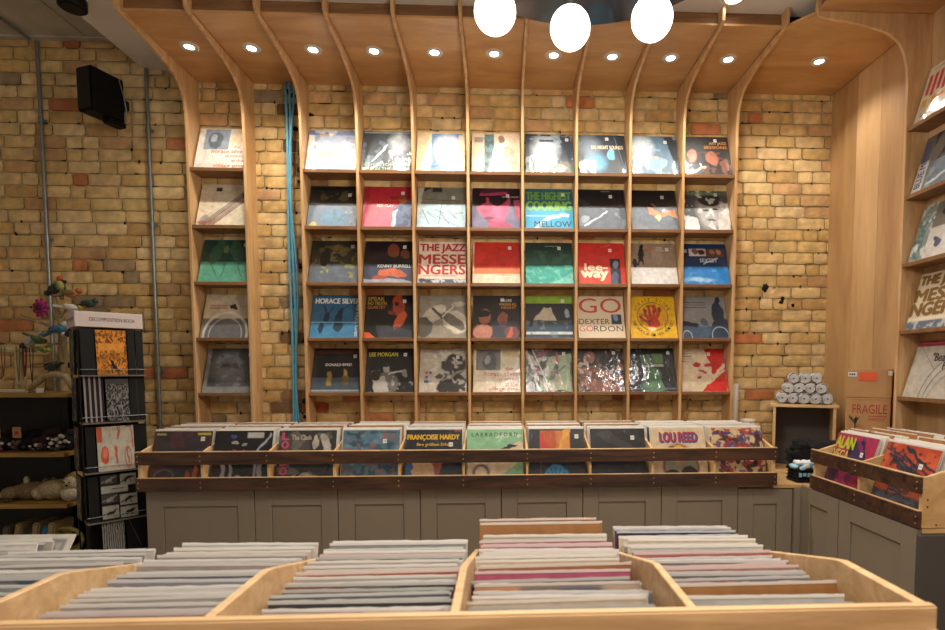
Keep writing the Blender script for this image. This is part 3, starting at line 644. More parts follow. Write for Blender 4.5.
COV[8, 1] = ('slate blue record cover with an orange mask shape right of centre', '#64707c',
  [('r', 0, 0, 1, .42, '#1a191b'), ('p', [(.36, .42), (.5, .48), (.62, .55), (.78, .48), (.98, .5), (.96, .68), (.84, .62), (.66, .66), (.6, .78), (.54, .66), (.4, .62)], '#d8875a'), ('p', [(.54, .66), (.62, .6), (.66, .7), (.6, .8)], '#ddcf9a'), ('l', .45, .34, .6, .44, .014, '#8a6a3a'), ('n', 5, .1)], [], (.70, .18))
COV[9, 1] = ('greyscale portrait record cover with white flare along its edges', '#4a4d50',
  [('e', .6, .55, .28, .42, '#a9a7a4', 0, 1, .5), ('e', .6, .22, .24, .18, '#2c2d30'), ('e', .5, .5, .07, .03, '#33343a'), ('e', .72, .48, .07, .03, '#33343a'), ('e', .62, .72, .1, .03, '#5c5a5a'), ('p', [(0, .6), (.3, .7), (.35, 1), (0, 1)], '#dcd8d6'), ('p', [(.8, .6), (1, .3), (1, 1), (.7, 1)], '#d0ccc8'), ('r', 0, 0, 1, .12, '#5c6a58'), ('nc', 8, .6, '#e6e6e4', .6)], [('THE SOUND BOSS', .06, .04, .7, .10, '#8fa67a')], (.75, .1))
# row 3: the reflection's lower band is again painted into the colours
COV[2, 2] = ('dark green and brown record cover with yellow streaks over a slate foot', '#2b2c22',
  [('r', 0, .55, 1, 1, '#5b6672'), ('nc', 9, .5, '#6b6034', .8, (.05, .1, .95, .6)), ('nc', 7, .62, '#a39a44', .8, (.2, .4, .95, .9)), ('nc', 8, .58, '#8f5a34', .5, (.1, .1, .6, .5)), ('e', .3, .4, .1, .2, '#1a1a18'), ('n', 6, .2)], [], (.85, .14))
COV[3, 2] = ('black record cover with orange hands playing and a white name line', '#151012',
  [('e', .6, .22, .12, .16, '#7d3f28'), ('e', .85, .32, .1, .1, '#6d3824'), ('r', 0, .55, 1, 1, '#3a4258'), ('e', .48, .74, .2, .08, '#d2683c', -10), ('e', .7, .78, .18, .08, '#c45e38', 15), ('e', .35, .86, .16, .06, '#9a4a34', 0), ('p', [(0, .9), (.6, .88), (1, .95), (1, 1), (0, 1)], '#cbd0da', .5), ('n', 7, .15)], [('KENNY BURRELL', .28, .555, .97, .625, '#f0ede6', .01)], (.82, .14))
COV[4, 2] = ('cream record cover filled with big red block capitals over a blue photo strip', '#ddd0bd',
  [('r', .02, .89, .98, .99, '#4a5c74'), ('nc', 14, .5, '#c9cfd2', .8, (.02, .89, .98, .99)), ('nc', 9, .6, '#1f2c3a', .7, (.02, .89, .98, .99)), ('text_lines', .1, .815, .95, 1, .03, .008, '#7a6a60')],
  [('THE JAZZ', .03, .06, .98, .28, '#b92f32', .026), ('MESSE', .02, .31, .98, .53, '#b92f32', .03), ('NGERS', .02, .56, .98, .78, '#b92f32', .03)], None)
COV[5, 2] = ('red record cover with an orange band and a cream foot', '#c02c22',
  [('r', 0, .63, 1, .76, '#dd7d4c'), ('r', 0, .76, 1, 1, '#dfd2ba'), ('r', 0, 0, .03, 1, '#d8c7ae'), ('text_lines', .5, .79, .85, 1, .03, .008, '#6a5a4c'), ('p', [(.2, 0), (.5, 0), (.1, .6), (0, .6), (0, .3)], '#cc3a2c', .5)], [], (.78, .14))
COV[6, 2] = ('dark green record cover turning bright teal and speckled below', '#20302a',
  [('g', .15, .6, '#2a5a50', 1), ('r', 0, .56, 1, 1, '#3ea396'), ('nc', 13, .55, '#6fc7b4', .7, (0, .55, 1, 1)), ('nc', 10, .58, '#3a5e44', .7, (0, .2, 1, .56)), ('p', [(.5, 1), (1, .7), (1, 1)], '#86cfc4', .7)], [('evening tide', .42, .07, .72, .11, '#8fae98')], (.72, .14))
COV[7, 2] = ('red record cover with cream lowercase lettering and a small dark photo', '#c8312a',
  [('r', .68, .38, .90, 1, '#2a2028'), ('e', .79, .52, .07, .09, '#7d88a0'), ('e', .78, .85, .09, .14, '#4a5570'), ('r', 0, .55, .68, 1, '#d2503e', .8), ('l', .5, .1, .7, .05, .006, '#e07a62')], [('lee-', .14, .50, .62, .66, '#eedcc0', .03), ('way', .06, .68, .62, .90, '#eedcc0', .05)], (.70, .18))
COV[8, 2] = ('taupe record cover with a light grey foot and a small walking figure', '#93806d',
  [('r', 0, .58, 1, 1, '#cfcdca'), ('e', .26, .1, .035, .05, '#1e1a1a'), ('e', .24, .27, .065, .15, '#24201f'), ('l', .22, .35, .17, .52, .02, '#24201f'), ('l', .27, .35, .28, .5, .018, '#24201f'), ('e', .1, .48, .05, .12, '#2a2624'), ('r', .35, .12, .55, .2, '#bf5a44', .6), ('text_lines', .58, .1, .75, 3, .04, .008, '#c8bba8'), ('e', .6, .35, .12, .2, '#a8967f', 0, .6)], [], (.82, .15))
COV[9, 2] = ('bright blue record cover with a navy top and a brownish group photo', '#1f78c0',
  [('r', 0, 0, 1, .55, '#14325c'), ('r', .18, .12, .55, .3, '#c9bcae'), ('e', .3, .2, .07, .07, '#7a5040'), ('e', .44, .2, .07, .06, '#3a2a28'), ('r', .55, .12, .95, .32, '#5c4038'), ('e', .68, .2, .06, .06, '#a06a54'), ('e', .84, .2, .06, .06, '#b08068'), ('l', .45, .5, .78, .36, .014, '#cfd8e4'), ('e', .35, .88, .3, .05, '#a8d2ee', 0, .8, .8), ('nc', 6, .62, '#58a8dc', .5, (0, .55, 1, 1))], [('SEXTET', .4, .36, .78, .45, '#b8c4d0')], (.1, .18))
# row 4
COV[2, 3] = ('blue record cover with white capitals across the top and dark dancing figures', '#3f83ad',
  [('r', 0, 0, 1, .62, '#2c6488'), ('e', .3, .5, .07, .12, '#142c40', 20), ('l', .3, .42, .24, .25, .014, '#142c40'), ('l', .33, .45, .42, .28, .014, '#142c40'), ('e', .58, .5, .06, .2, '#142c40', 10), ('e', .56, .7, .12, .14, '#1a3a52'), ('l', .62, .35, .75, .22, .014, '#142c40'), ('e', .2, .75, .05, .14, '#1a3a52'), ('r', 0, .62, 1, .64, '#86b8d4')], [('HORACE SILVER', .06, .08, .98, .20, '#e8e8e4', .035), ('AND THE JAZZ PLAYERS', .90, .22, .97, .95, '#dfe6ea', .02, -90)], None)
COV[3, 3] = ('black record cover with an orange-lit face and an orange text block top left', '#17100d',
  [('e', .68, .25, .14, .24, '#9c3a1e'), ('e', .64, .2, .05, .04, '#1c0f0c'), ('e', .72, .6, .1, .24, '#c4542a', 25), ('e', .25, .6, .24, .3, '#0e0b0c'), ('p', [(0, .82), (.1, .85), (.25, 1), (0, 1)], '#d25a34'), ('p', [(.25, .7), (.7, .72), (1, .85), (1, 1), (.3, 1)], '#3a3c46', .8), ('e', .55, .42, .1, .05, '#7a3018')], [('SPEAK', .03, .04, .38, .13, '#b08a30'), ('NO TRUTH', .03, .15, .42, .23, '#b08a30'), ('QUARTET', .03, .25, .40, .33, '#a8642c')], (.80, .14))
COV[4, 3] = ('sepia grey record cover of hands round a slanted instrument', '#8f8779',
  [('e', .32, .42, .3, .16, '#c4bba9', -40), ('l', .28, .3, .6, .62, .03, '#55504a'), ('e', .78, .62, .24, .3, '#c9c0ae', -50), ('e', .72, .6, .12, .3, '#6a645a', -50), ('l', .5, .5, .86, .14, .018, '#dad2c2'), ('e', .12, .75, .16, .24, '#57524a'), ('e', .84, .2, .16, .06, '#b8ae9c'), ('n', 6, .15)], [], None)
COV[5, 3] = ('dark record cover with two orange faces beside a microphone', '#221916',
  [('e', .25, .48, .13, .18, '#9a5e44'), ('e', .22, .42, .15, .08, '#140e0e'), ('e', .64, .55, .12, .17, '#8a4c38'), ('e', .22, .85, .22, .18, '#b87a68'), ('e', .82, .86, .16, .16, '#8c4438'), ('r', .4, .6, .95, 1, '#46485c', .5), ('p', [(.68, 1), (.8, .7), (.86, .72), (.8, 1)], '#c45c3c')], [('BLUES', .62, .08, .82, .14, '#ddd0b8'), ('WALKING ALL', .55, .17, .92, .23, '#c98c3c'), ('NIGHT', .6, .25, .92, .31, '#b87a34')], (.62, .10))
COV[6, 3] = ('record cover with a lime green top strip and a pale sail shape on black', '#1d1f22',
  [('r', 0, 0, 1, .18, '#86a52c'), ('p', [(.16, .58), (.4, .26), (.56, .28), (.68, .62)], '#b8ab94'), ('r', .1, .58, .98, .66, '#3a3f44'), ('r', 0, .66, 1, 1, '#2d4356'), ('r', 0, .84, 1, .9, '#c9d0cf'), ('e', .1, .62, .08, .09, '#0f1012'), ('e', .88, .4, .05, .12, '#8c98a4'), ('nc', 8, .62, '#6a7a84', .6, (0, .6, 1, 1))], [], (.80, .12))
COV[7, 3] = ('cream record cover with two large round red letters and dark name below', '#d4c3a8',
  [('r', .72, .43, .94, .66, '#23304a'), ('e', .83, .52, .05, .07, '#7688a0')],
  [('GO', .03, .05, .95, .40, '#bb4534', -.012), ('DEXTER', .02, .54, .68, .66, '#3a3836', -.01), ('GO', .02, .70, .32, .83, '#bb5a4a', -.015), ('RDON', .33, .70, .96, .83, '#3a3836', -.01)], None)
COV[8, 3] = ('yellow record cover with a red open hand inside a black circle', '#dfae16',
  [('ring', .5, .48, .33, .33, .05, '#2a2010'), ('e', .5, .48, .31, .31, '#d9a01c'), ('e', .5, .62, .14, .15, '#b83a1e')]+[('l', .5+dx*.55, .58, .5+dx, .48-h, .036, '#b83a1e') for dx, h in ((-.17, .14), (-.06, .24), (.05, .25), (.15, .18))]+[('l', .42, .66, .24, .52, .035, '#b83a1e'), ('nc', 9, .6, '#2a2010', .5, (.22, .2, .78, .78)), ('e', .47, .78, .1, .05, '#e8d8a0', 0, .8)], 'ARC', None)
COV[9, 3] = ('slate grey record cover with a dark figure standing at a car fender', '#8a8887',
  [('r', 0, .7, 1, 1, '#3a4f68'), ('e', .84, .1, .06, .09, '#26303e'), ('e', .82, .42, .12, .3, '#24364c'), ('p', [(.7, .6), (1, .5), (1, 1), (.55, 1)], '#24384e'), ('p', [(0, .55), (.38, .68), (.3, .74), (0, .68)], '#1c2430'), ('e', .5, .62, .08, .12, '#5a6472'), ('ring', .1, .95, .1, .14, .15, '#b8c0c8'), ('ring', .82, .92, .18, .2, .08, '#aab6c0'), ('text_lines', .08, .14, .6, 3, .06, .008, '#4a4c50')], [], None)
# row 5: pale noise patches are plastic gloss painted in
COV[2, 4] = ('black record cover with a white name and yellow figures over a blue-grey foot', '#181516',
  [('r', 0, .66, 1, 1, '#45525e'), ('e', .34, .62, .05, .1, '#a07a34'), ('r', .3, .66, .4, .84, '#9c8048'), ('e', .68, .55, .05, .09, '#b08a3c'), ('r', .62, .62, .76, .82, '#6e5a34'), ('r', 0, .04, 1, .12, '#5c3024', .7), ('r', 0, .93, 1, .96, '#aab2b4')], [('DONALD BYRD', .26, .34, .80, .40, '#e6e2da', .02)], (.86, .18))
COV[3, 4] = ('black record cover with yellow capitals and a greyscale horn player', '#191919',
  [('e', .42, .45, .08, .12, '#a8a49e'), ('e', .4, .38, .09, .05, '#26241f'), ('e', .45, .78, .24, .26, '#6a6762'), ('p', [(.15, .72), (.4, .62), (.5, .95), (.2, 1)], '#b5b0a8'), ('l', .5, .55, .78, .5, .02, '#c4beb4'), ('e', .82, .55, .06, .1, '#8a867e'), ('nc', 9, .56, '#b8b4ac', .7, (.55, .62, 1, 1)), ('nc', 8, .6, '#8c8982', .6, (.1, .5, .6, 1)), ('e', .2, .62, .1, .12, '#2a2926')], [('LEE MORGAN', .04, .09, .64, .18, '#c9b93c', .02)], (.80, .14))
COV[4, 4] = ('pale grey record cover with a large dark bust in profile at right', '#bdb3a2',
  [('e', .74, .38, .25, .26, '#2c2a28'), ('e', .58, .44, .14, .2, '#3c3835'), ('p', [(.3, 1), (.42, .78), (.55, .62), (.9, .6), (1, .75), (1, 1)], '#26241f'), ('e', .42, .64, .08, .05, '#4a4540'), ('l', .5, .72, .95, .5, .02, '#8d887e'), ('r', .12, .52, .18, .58, '#b84a3c'), ('r', .2, .52, .26, .58, '#3a5a94'), ('r', .12, .62, .18, .68, '#3a5a94'), ('r', .2, .62, .26, .68, '#b84a3c'), ('r', .1, .72, .26, .78, '#4a5a80'), ('text_lines', .06, .08, .45, 1, .03, .012, '#6a655c'), ('nc', 8, .62, '#e4dfd4', .5)], [], (.80, .2))
COV[5, 4] = ('cream record cover with a grey photo top left and red stacked lettering', '#d3c4a9',
  [('r', .06, .02, .58, .5, '#6b6762'), ('e', .34, .3, .15, .2, '#3f3c39'), ('e', .3, .26, .07, .1, '#8d8a84'), ('r', .62, .05, .95, .2, '#c4ac78'), ('n', 6, .06)], [('the', .68, .42, .84, .50, '#b0503c'), ('horace silver', .24, .53, .95, .63, '#b84434'), ('quintet', .55, .66, .92, .75, '#b0503c'), ('at the', .68, .77, .94, .85, '#a8584a'), ('village gate', .32, .88, .95, .97, '#b84434')], None)
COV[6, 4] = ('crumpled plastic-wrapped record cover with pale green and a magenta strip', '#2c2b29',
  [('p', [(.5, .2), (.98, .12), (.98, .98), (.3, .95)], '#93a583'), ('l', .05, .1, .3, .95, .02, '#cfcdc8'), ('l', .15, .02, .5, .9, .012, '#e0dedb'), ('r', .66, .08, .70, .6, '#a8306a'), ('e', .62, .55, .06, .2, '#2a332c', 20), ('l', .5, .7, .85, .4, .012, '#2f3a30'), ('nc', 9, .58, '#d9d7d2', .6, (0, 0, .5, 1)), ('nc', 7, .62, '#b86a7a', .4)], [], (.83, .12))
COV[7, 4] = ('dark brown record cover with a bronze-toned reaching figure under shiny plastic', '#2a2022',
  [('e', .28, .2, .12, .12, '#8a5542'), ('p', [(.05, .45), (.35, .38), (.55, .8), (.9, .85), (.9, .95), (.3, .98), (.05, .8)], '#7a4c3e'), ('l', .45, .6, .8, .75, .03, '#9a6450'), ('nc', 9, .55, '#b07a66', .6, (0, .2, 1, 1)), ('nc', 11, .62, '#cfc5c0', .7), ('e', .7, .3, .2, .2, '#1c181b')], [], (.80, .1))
COV[8, 4] = ('dark teal record cover with a green text block and a dim green figure', '#141d22',
  [('r', .28, .14, .48, .36, '#45603c'), ('r', .52, .12, .76, .34, '#4f6c3c'), ('r', .28, .38, .5, .44, '#8a9080'), ('r', .54, .36, .76, .42, '#9aa08c'), ('e', .52, .62, .2, .16, '#3f6a48'), ('p', [(.26, .8), (.7, .72), (.8, .98), (.26, .98)], '#54805a'), ('nc', 9, .6, '#7d8c94', .5, (0, 0, .3, .5)), ('r', 0, .9, 1, .94, '#55646c'), ('n', 7, .15)], [], (.88, .1))
COV[9, 4] = ('cream and red record cover with a stark red half-tone face', '#d6c3a6',
  [('p', [(.58, 0), (1, 0), (1, 1), (.42, 1), (.6, .8), (.72, .6), (.66, .3)], '#c4231f'), ('e', .38, .38, .1, .05, '#b92c24', -10), ('e', .62, .38, .07, .05, '#b92c24'), ('e', .5, .52, .1, .03, '#b92c24', 10), ('e', .42, .66, .07, .025, '#b92c24'), ('l', .7, .66, .98, .38, .03, '#dcc8aa'), ('l', .56, .82, .96, .5, .02, '#dcc8aa'), ('p', [(.56, .74), (.66, .7), (.6, .84)], '#d6c3a6'), ('text_lines', .04, .12, .3, 4, .06, .008, '#6a6258'), ('e', .22, .3, .1, .1, '#bfae94', 0, .5)], [], (.66, .13))

tlean = 20.5
for (b, r), (lab, bg, ops, txts, st) in sorted(COV.items()):
    arc = txts == 'ARC'
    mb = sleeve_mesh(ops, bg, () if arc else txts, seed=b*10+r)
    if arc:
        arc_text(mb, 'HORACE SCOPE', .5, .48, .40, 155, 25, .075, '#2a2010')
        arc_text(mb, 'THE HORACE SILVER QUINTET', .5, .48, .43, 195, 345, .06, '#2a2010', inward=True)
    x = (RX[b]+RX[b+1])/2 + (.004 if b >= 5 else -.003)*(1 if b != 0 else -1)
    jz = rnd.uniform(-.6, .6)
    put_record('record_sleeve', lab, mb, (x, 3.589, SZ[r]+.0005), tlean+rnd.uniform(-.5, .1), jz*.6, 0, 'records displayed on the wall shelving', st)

# ---- right wall records (one bay), they face -X
RW = [
 ('cream record cover with tall red and yellow bars, topmost on the right wall shelving', '#d9cdb4', [('r', .1+.0, .06, .9, .07, '#5a4a44')]+[('r', .06+.115*i, .16, .13+.115*i, .5+.05*(i % 2), '#c4323c') for i in range(7)]+[('r', .05+.2*i, .58, .16+.2*i, .70, '#d8a93a') for i in range(4)]+[('r', .3, .62, .5, .66, '#c4323c'), ('text_lines', .1, .8, .8, 2, .06, .01, '#4a8a8a')], []),
 ('blue-grey record cover with a white spine strip, second down on the right wall shelving', '#5f7080', [('r', 0, 0, 1, .5, '#26282b'), ('r', 0, 0, .22, 1, '#c9c8c4'), ('r', 0, 0, .22, .45, '#5c5c5c'), ('e', .36, .25, .14, .3, '#7a7468', 20, .7), ('e', .75, .4, .2, .3, '#1c1e20'), ('nc', 6, .6, '#8a9a8c', .6, (.25, .4, 1, 1)), ('l', .3, .9, .9, .7, .02, '#b8c4c8')], [('BLUE MEDLEY', .04, .1, .17, .9, '#3a4a7c', .02, 90)]),
 ('white and grey record cover with teal flecks and bird shapes, on the right wall', '#c9c6c0', [('r', 0, 0, 1, .45, '#6f6a62'), ('r', 0, 0, .3, 1, '#7f8c88'), ('nc', 10, .5, '#cfd4cf', .8, (0, 0, .32, 1)), ('nc', 12, .58, '#3c6c74', .8, (0, .2, .35, 1)), ('e', .55, .2, .08, .1, '#2a2624', 30), ('e', .5, .66, .08, .04, '#2c3a64', 30), ('e', .55, .74, .06, .09, '#3a4a70', -20), ('e', .85, .6, .1, .05, '#2c3a64', 20)], []),
 ('cream record cover with bold brown capitals, fourth down on the right wall shelving', '#cbbd9e', [('r', .0, .84, 1, .99, '#5a687c'), ('nc', 14, .5, '#b8bcbc', .8, (0, .84, 1, .99)), ('r', 0, .78, 1, .84, '#d9cfb8')], [('THE JAZZ', .03, .05, 1.0-.02, .26, '#7a5a30', .05), ('MESSE', .02, .29, .98, .50, '#7a5a30', .05), ('NGERS', .02, .53, .98, .75, '#7a5a30', .05)]),
 ('grey record cover with a crimson top strip and black curving lines, on the right wall', '#b8b2a6', [('r', 0, 0, 1, .1, '#a82c44'), ('r', .05, .03, .9, .06, '#d88a94', .6), ('ring', 1.1, 1.0, .75, .8, .018, '#1c1c20'), ('ring', 1.1, 1.05, .66, .7, .022, '#1c1c20'), ('ring', 1.1, 1.1, .58, .6, .014, '#3a3a3e'), ('l', .1, .1, .5, .5, .004, '#55524e')], [('"Beau', .40, .22, .72, .36, '#2a2426'), ('Po', .66, .38, .84, .50, '#2a2426')]),
]
for i, (lab, bg, ops, tx) in enumerate(RW):
    mb = sleeve_mesh(ops, bg, tx, seed=70+i)
    put_record('record_sleeve', lab, mb, (2.176, YR-.36/2+.002, SZ[i]+.0005), 16.5, -90, 0, 'records on the right wall shelving')

# ================================================================== covers standing in the counter bins
FC = [
 ('dark maroon record cover with yellow corner print, leftmost front cover of the long counter bin', 'dark maroon cover', '#3a2a2e', [('nc', 5, .5, '#57303a', .7), ('nc', 6, .55, '#2a3038', .6), ('r', .04, .04, .2, .075, '#b8a83c'), ('r', .74, .03, .97, .07, '#b8b03c'), ('e', .78, .74, .04, .14, '#b8561e'), ('e', .64, .78, .05, .1, '#a8481c'), ('ring', .25, .8, .16, .12, .2, '#5a6470'), ('n', 7, .2)], [], (.84, .14)),
 ('black record cover with pale legs and a white title plate', 'black cover with pale legs', '#141214', [('r', .56, .03, .84, .13, '#b8b4ac'), ('e', .35, .2, .05, .03, '#b0a8a0'), ('e', .5, .24, .06, .03, '#9a9488'), ('e', .3, .1, .05, .03, '#4a4a8a'), ('l', .72, .42, .96, .08, .014, '#a8b0b8'), ('e', .5, .38, .03, .05, '#b04a3a'), ('e', .36, .36, .03, .05, '#a8563a')]+[('l', x, .55, x+.03, .95, .03, '#9a9498') for x in (.16, .3, .74, .82)]+[('e', .46, .86, .08, .06, '#a89c8c')], [], None),
 ('black and white record cover with pink capitals down its left edge', 'cover with pink capitals', '#2b2a28', [('e', .3, .25, .25, .2, '#4a4844', 0, .8), ('e', .64, .2, .05, .14, '#b0a698', 10), ('e', .82, .25, .08, .2, '#b8aea0', -15), ('l', .8, .25, .75, .5, .03, '#b0a698'), ('e', .5, .95, .3, .2, '#b09a84'), ('l', .3, .9, .42, .72, .02, '#171615'), ('e', .85, .86, .12, .1, '#181716'), ('nc', 7, .6, '#7a766e', .5)], [*[(ch, .06, .04+.155*q, .17, .165+.155*q, '#c04a68', .06) for q, ch in enumerate('LONDON')], ('The Clash', .22, .08, .56, .17, '#b4a894', .02)], None),
 ('mottled teal blue record cover behind the dark walnut slats', 'mottled teal cover', '#4b6f80', [('nc', 7, .5, '#2c4450', .8), ('nc', 9, .58, '#6e8c98', .7), ('nc', 11, .66, '#8a5a58', .7), ('r', .65, .03, .95, .05, '#25343c'), ('n', 10, .25)], [], (.74, .2)),
 ('black record cover with yellow lettering over a face in profile', 'black cover with yellow lettering', '#12141a', [('e', .55, .78, .2, .3, '#9a4f34', 0, 1, .4), ('e', .28, .8, .22, .34, '#c8a478'), ('p', [(.02, .5), (.14, .48), (.12, .75), (.18, 1), (.02, 1)], '#3a5a8c'), ('r', .86, .0, .98, .04, '#8a3a30'), ('e', .78, .8, .18, .3, '#1c1e24')], [('FRANÇOISE HARDY', .03, .09, .95, .20, '#dcae1e', .03), ('Ihre größten Erfolge', .20, .24, .84, .31, '#cfa51e', .02)], (.80, .27)),
 ('mint green record cover with a cream diagonal and dark spaced capitals', 'mint green cover', '#86b98d', [('p', [(.0, .62), (.95, .2), (1, .22), (1, .55), (.3, 1), (0, 1)], '#d8bfa0'), ('p', [(.4, 1), (1, .62), (1, 1)], '#7fb58a'), ('ring', .25, .78, .13, .13, .35, '#4e4a44'), ('p', [(.42, .45), (.78, .25), (.92, .3), (.6, .42)], '#1c1c1e'), ('nc', 10, .62, '#e4ded0', .6, (.5, .1, 1, .4))], [('L A B R A D F O R D', .08, .06, .90, .13, '#2c4432', .012)], None),
 ('black record cover with an orange and red fan square above a blue fan', 'orange fan cover', '#15151a', [('r', .2, .03, .74, .95, '#c8722c'), ('p', [(.2, .03), (.47, .5), (.2, .5)], '#c4352a'), ('p', [(.2, .03), (.45, .03), (.47, .5)], '#b8501e'), ('p', [(.74, .03), (.47, .5), (.74, .5)], '#d88a2c'), ('p', [(.6, .03), (.74, .03), (.47, .5)], '#dca03c'), ('e', .47, .46, .1, .09, '#1c2420'), ('r', .2, .5, .74, .95, '#1a2028'), ('e', .47, .95, .24, .3, '#2f86b8')]+[('l', .47, .98, .47+.24*math.cos(a), .98-.28*math.sin(a), .006, '#123a58') for a in (.4, .8, 1.2, 1.57, 1.95, 2.3, 2.7)], [], (.86, .14)),
 ('plain black glossy record cover with only a price sticker', 'plain black cover', '#1a191d', [('p', [(.1, .1), (.3, 0), (1, .5), (1, .6)], '#3a373a', .6), ('p', [(.5, 0), (.7, 0), (1, .25), (1, .35)], '#33303a', .5), ('r', .05, .4, .22, .5, '#55403c')], [], (.77, .17)),  # slanted lighter bands are a painted sheen
 ('cream record cover with a red-haired round portrait and red lettering with blue shadow', 'cover with the round portrait', '#cfb896', [('e', .5, .72, .34, .42, '#8e2a28'), ('e', .5, .72, .30, .38, '#8a8c7c'), ('e', .5, .42, .12, .1, '#d8a73c'), ('e', .5, .55, .09, .12, '#c08a68'), ('e', .34, .86, .16, .12, '#1e1c22'), ('e', .66, .84, .16, .14, '#201d22'), ('r', .3, .93, .72, 1, '#b83c2c'), ('r', .1, .96, .25, 1, '#c4482c')], [('LOU REED', .175, .095, .86, .27, '#3a4a84', .03), ('LOU REED', .155, .07, .84, .25, '#b83236', .03)], None),
 ('cream record cover densely patterned with red, black and purple leaves', 'leaf-patterned cover', '#cdb48c', [('nc', 9, .52, '#a83434', .95, (0, 0, 1, 1), 5), ('nc', 10, .58, '#1e1a22', .95, (0, 0, 1, 1), 9), ('nc', 11, .64, '#4a3a74', .9, (0, 0, 1, 1), 21), ('nc', 13, .64, '#8c2c30', .9, (0, 0, 1, 1), 33)], [], None),
]
def plain_sleeve(c, top, S=.315, T=.005, W=None, seed=0, segs=None, glossy=False):
    """a filed sleeve seen by its top edge: body, paper edge and a slack plastic lip"""
    r = random.Random(seed); W = W or S; mb = MB().mat('cover_matt'); n = 20
    colsF = []
    for i in range(n+1):
        q = lin(segs[min(int(i/(n+1)*len(segs)), len(segs)-1)]) if segs else lin(c)
        k = r.uniform(.86, 1.1); colsF.append(tuple(min(1, a*k) for a in q))
    xs_ = [-W/2+W*i/n for i in range(n+1)]
    wav = [noise.noise(Vector((i*.35, seed*3.1, .5)))*.0016 for i in range(n+1)]
    rows = [(-T/2, 0, 0), (-T/2, S*.55, 0), (-T/2, S-.012, 0), (-T/2, S-.001, 1), (T/2, S, 1), (T/2, S*.5, 0), (T/2, 0, 0)]
    vs = []; cs = []
    for (y, z, tp) in rows:
        for i in range(n+1):
            vs.append((xs_[i], y+wav[i], z+(noise.noise(Vector((i*.5, seed*1.7, 9)))*.0015 if z > S*.9 else 0)))
            cs.append(tuple(.5*a+.5*b for a, b in zip(lin(top), colsF[i])) if tp else colsF[i])
    m = n+1; nr = len(rows)
    fs = [(j*m+i, j*m+i+1, ((j+1) % nr)*m+i+1, ((j+1) % nr)*m+i) for j in range(nr) for i in range(n)]
    fs += [tuple(j*m for j in range(nr))[::-1], tuple(j*m+n for j in range(nr))]
    mb.add(vs, [f[::-1] for f in fs], False, cs)
    # plastic lip
    vs = []; cs = []
    lc = tuple(.65*a+.35*b for a, b in zip(lin('#d8d4cc'), lin(c)))
    for i in range(n+1):
        x = xs_[i]*1.004
        h = .0028+.002*noise.noise(Vector((i*.6, seed*2.3, 4)))
        vs += [(x, -T/2-.0012+wav[i], S-.003), (x, -T/2-.0006+wav[i], S+h), (x, -T/2+.0008+wav[i], S+h-.001)]
        cs += [lc, tuple(min(1, a*1.2) for a in lc), lc]
    fs = []
    for i in range(n): fs += [(i*3, (i+1)*3, (i+1)*3+1, i*3+1), (i*3+1, (i+1)*3+1, (i+1)*3+2, i*3+2)]
    mb.add(vs, fs, False, cs)
    return mb
r3 = random.Random(21)
whites = ['#e2ddd4', '#dcd7cc', '#e6e1d8', '#d2ccc0', '#e0d8c8', '#e8e4dc', '#d8d3ca', '#ccc6bc']
for i, (lab, short, bg, ops, tx, st) in enumerate(FC):
    x = (xs[i]+xs[i+1])/2+(.004 if i < 5 else -.002)
    if i == 0: x += .012
    if i == 9: x -= .012
    mb = sleeve_mesh(ops, bg, tx, seed=100+i, edge='#cfc8ba')
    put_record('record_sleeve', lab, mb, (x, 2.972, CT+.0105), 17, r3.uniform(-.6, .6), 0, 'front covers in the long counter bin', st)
    for j in range(9):
        y = 2.972+.016+j*.0555*(.5 if j < 3 else 1)-(0 if j < 3 else .083)
        kraft = (j in (4, 7) and r3.random() < .6) 
        c = '#a8743f' if kraft else r3.choice(whites)
        if j > 0 and r3.random() < .08 and not kraft: c = r3.choice(['#5a3f38', '#7a3a34', '#3c3f46', '#8a6a4c'])
        zj = (.006 if kraft else r3.uniform(-.004, .004))
        nm = 'divider_card' if kraft else 'record_sleeve'
        what = 'brown divider card' if kraft else 'pale-edged record sleeve'
        lab2 = f'{what} filed {ordn[j]} behind the {short} in the long bin'
        o = plain_sleeve(c, '#e6e1d8' if not kraft else '#b58a50', T=.006 if not kraft else .003, seed=i*20+j).build(nm)
        o.location = (x+r3.uniform(-.006, .003), y, CT+.0105+zj+.004); o.rotation_euler = (-R(16-j*.4), 0, R(r3.uniform(-.8, .8)))
        tag(o, lab2, 'divider' if kraft else 'record', 'records filed in the long counter bin')
FR = [
 ('magenta and purple record cover with yellow-green capitals in the short right bin', 'magenta cover', '#a8284c', [('p', [(.4, .1), (.72, .05), (.85, .5), (.6, .7), (.35, .5)], '#2a1c3c'), ('e', .6, .3, .12, .2, '#3a2858'), ('p', [(.0, .5), (.3, .6), (.2, 1), (0, 1)], '#3a2040'), ('e', .4, .8, .1, .12, '#c84a6c'), ('nc', 7, .55, '#4a1c44', .8, (.2, .4, 1, 1)), ('nc', 9, .6, '#8c3468', .6)], [('ALAN', .02, .05, .48, .25, '#b4c42c', .03), ('VEGA', .02, .28, .42, .46, '#c4d048', .01)], (.72, .3)),
 ('orange-red record cover streaked with dark blue stripes, nearest in the short right bin', 'orange striped cover', '#b4452c', [('nc', 6, .5, '#c8603c', .7)]+[('l', .02+.1*(i % 4), .1+.08*i, .5+.12*(i % 5), .22+.085*i, .014+.006*(i % 3), '#2c3a4c') for i in range(10)]+[('l', .4, .04+.1*i, 1, .3+.1*i, .02, '#24303c') for i in range(4)]+[('nc', 9, .64, '#1f2a38', .8), ('r', .0, .72, 1, 1, '#3c4048'), ('nc', 14, .5, '#5a606c', .8, (0, .72, 1, 1))], [], (.74, .27)),
]
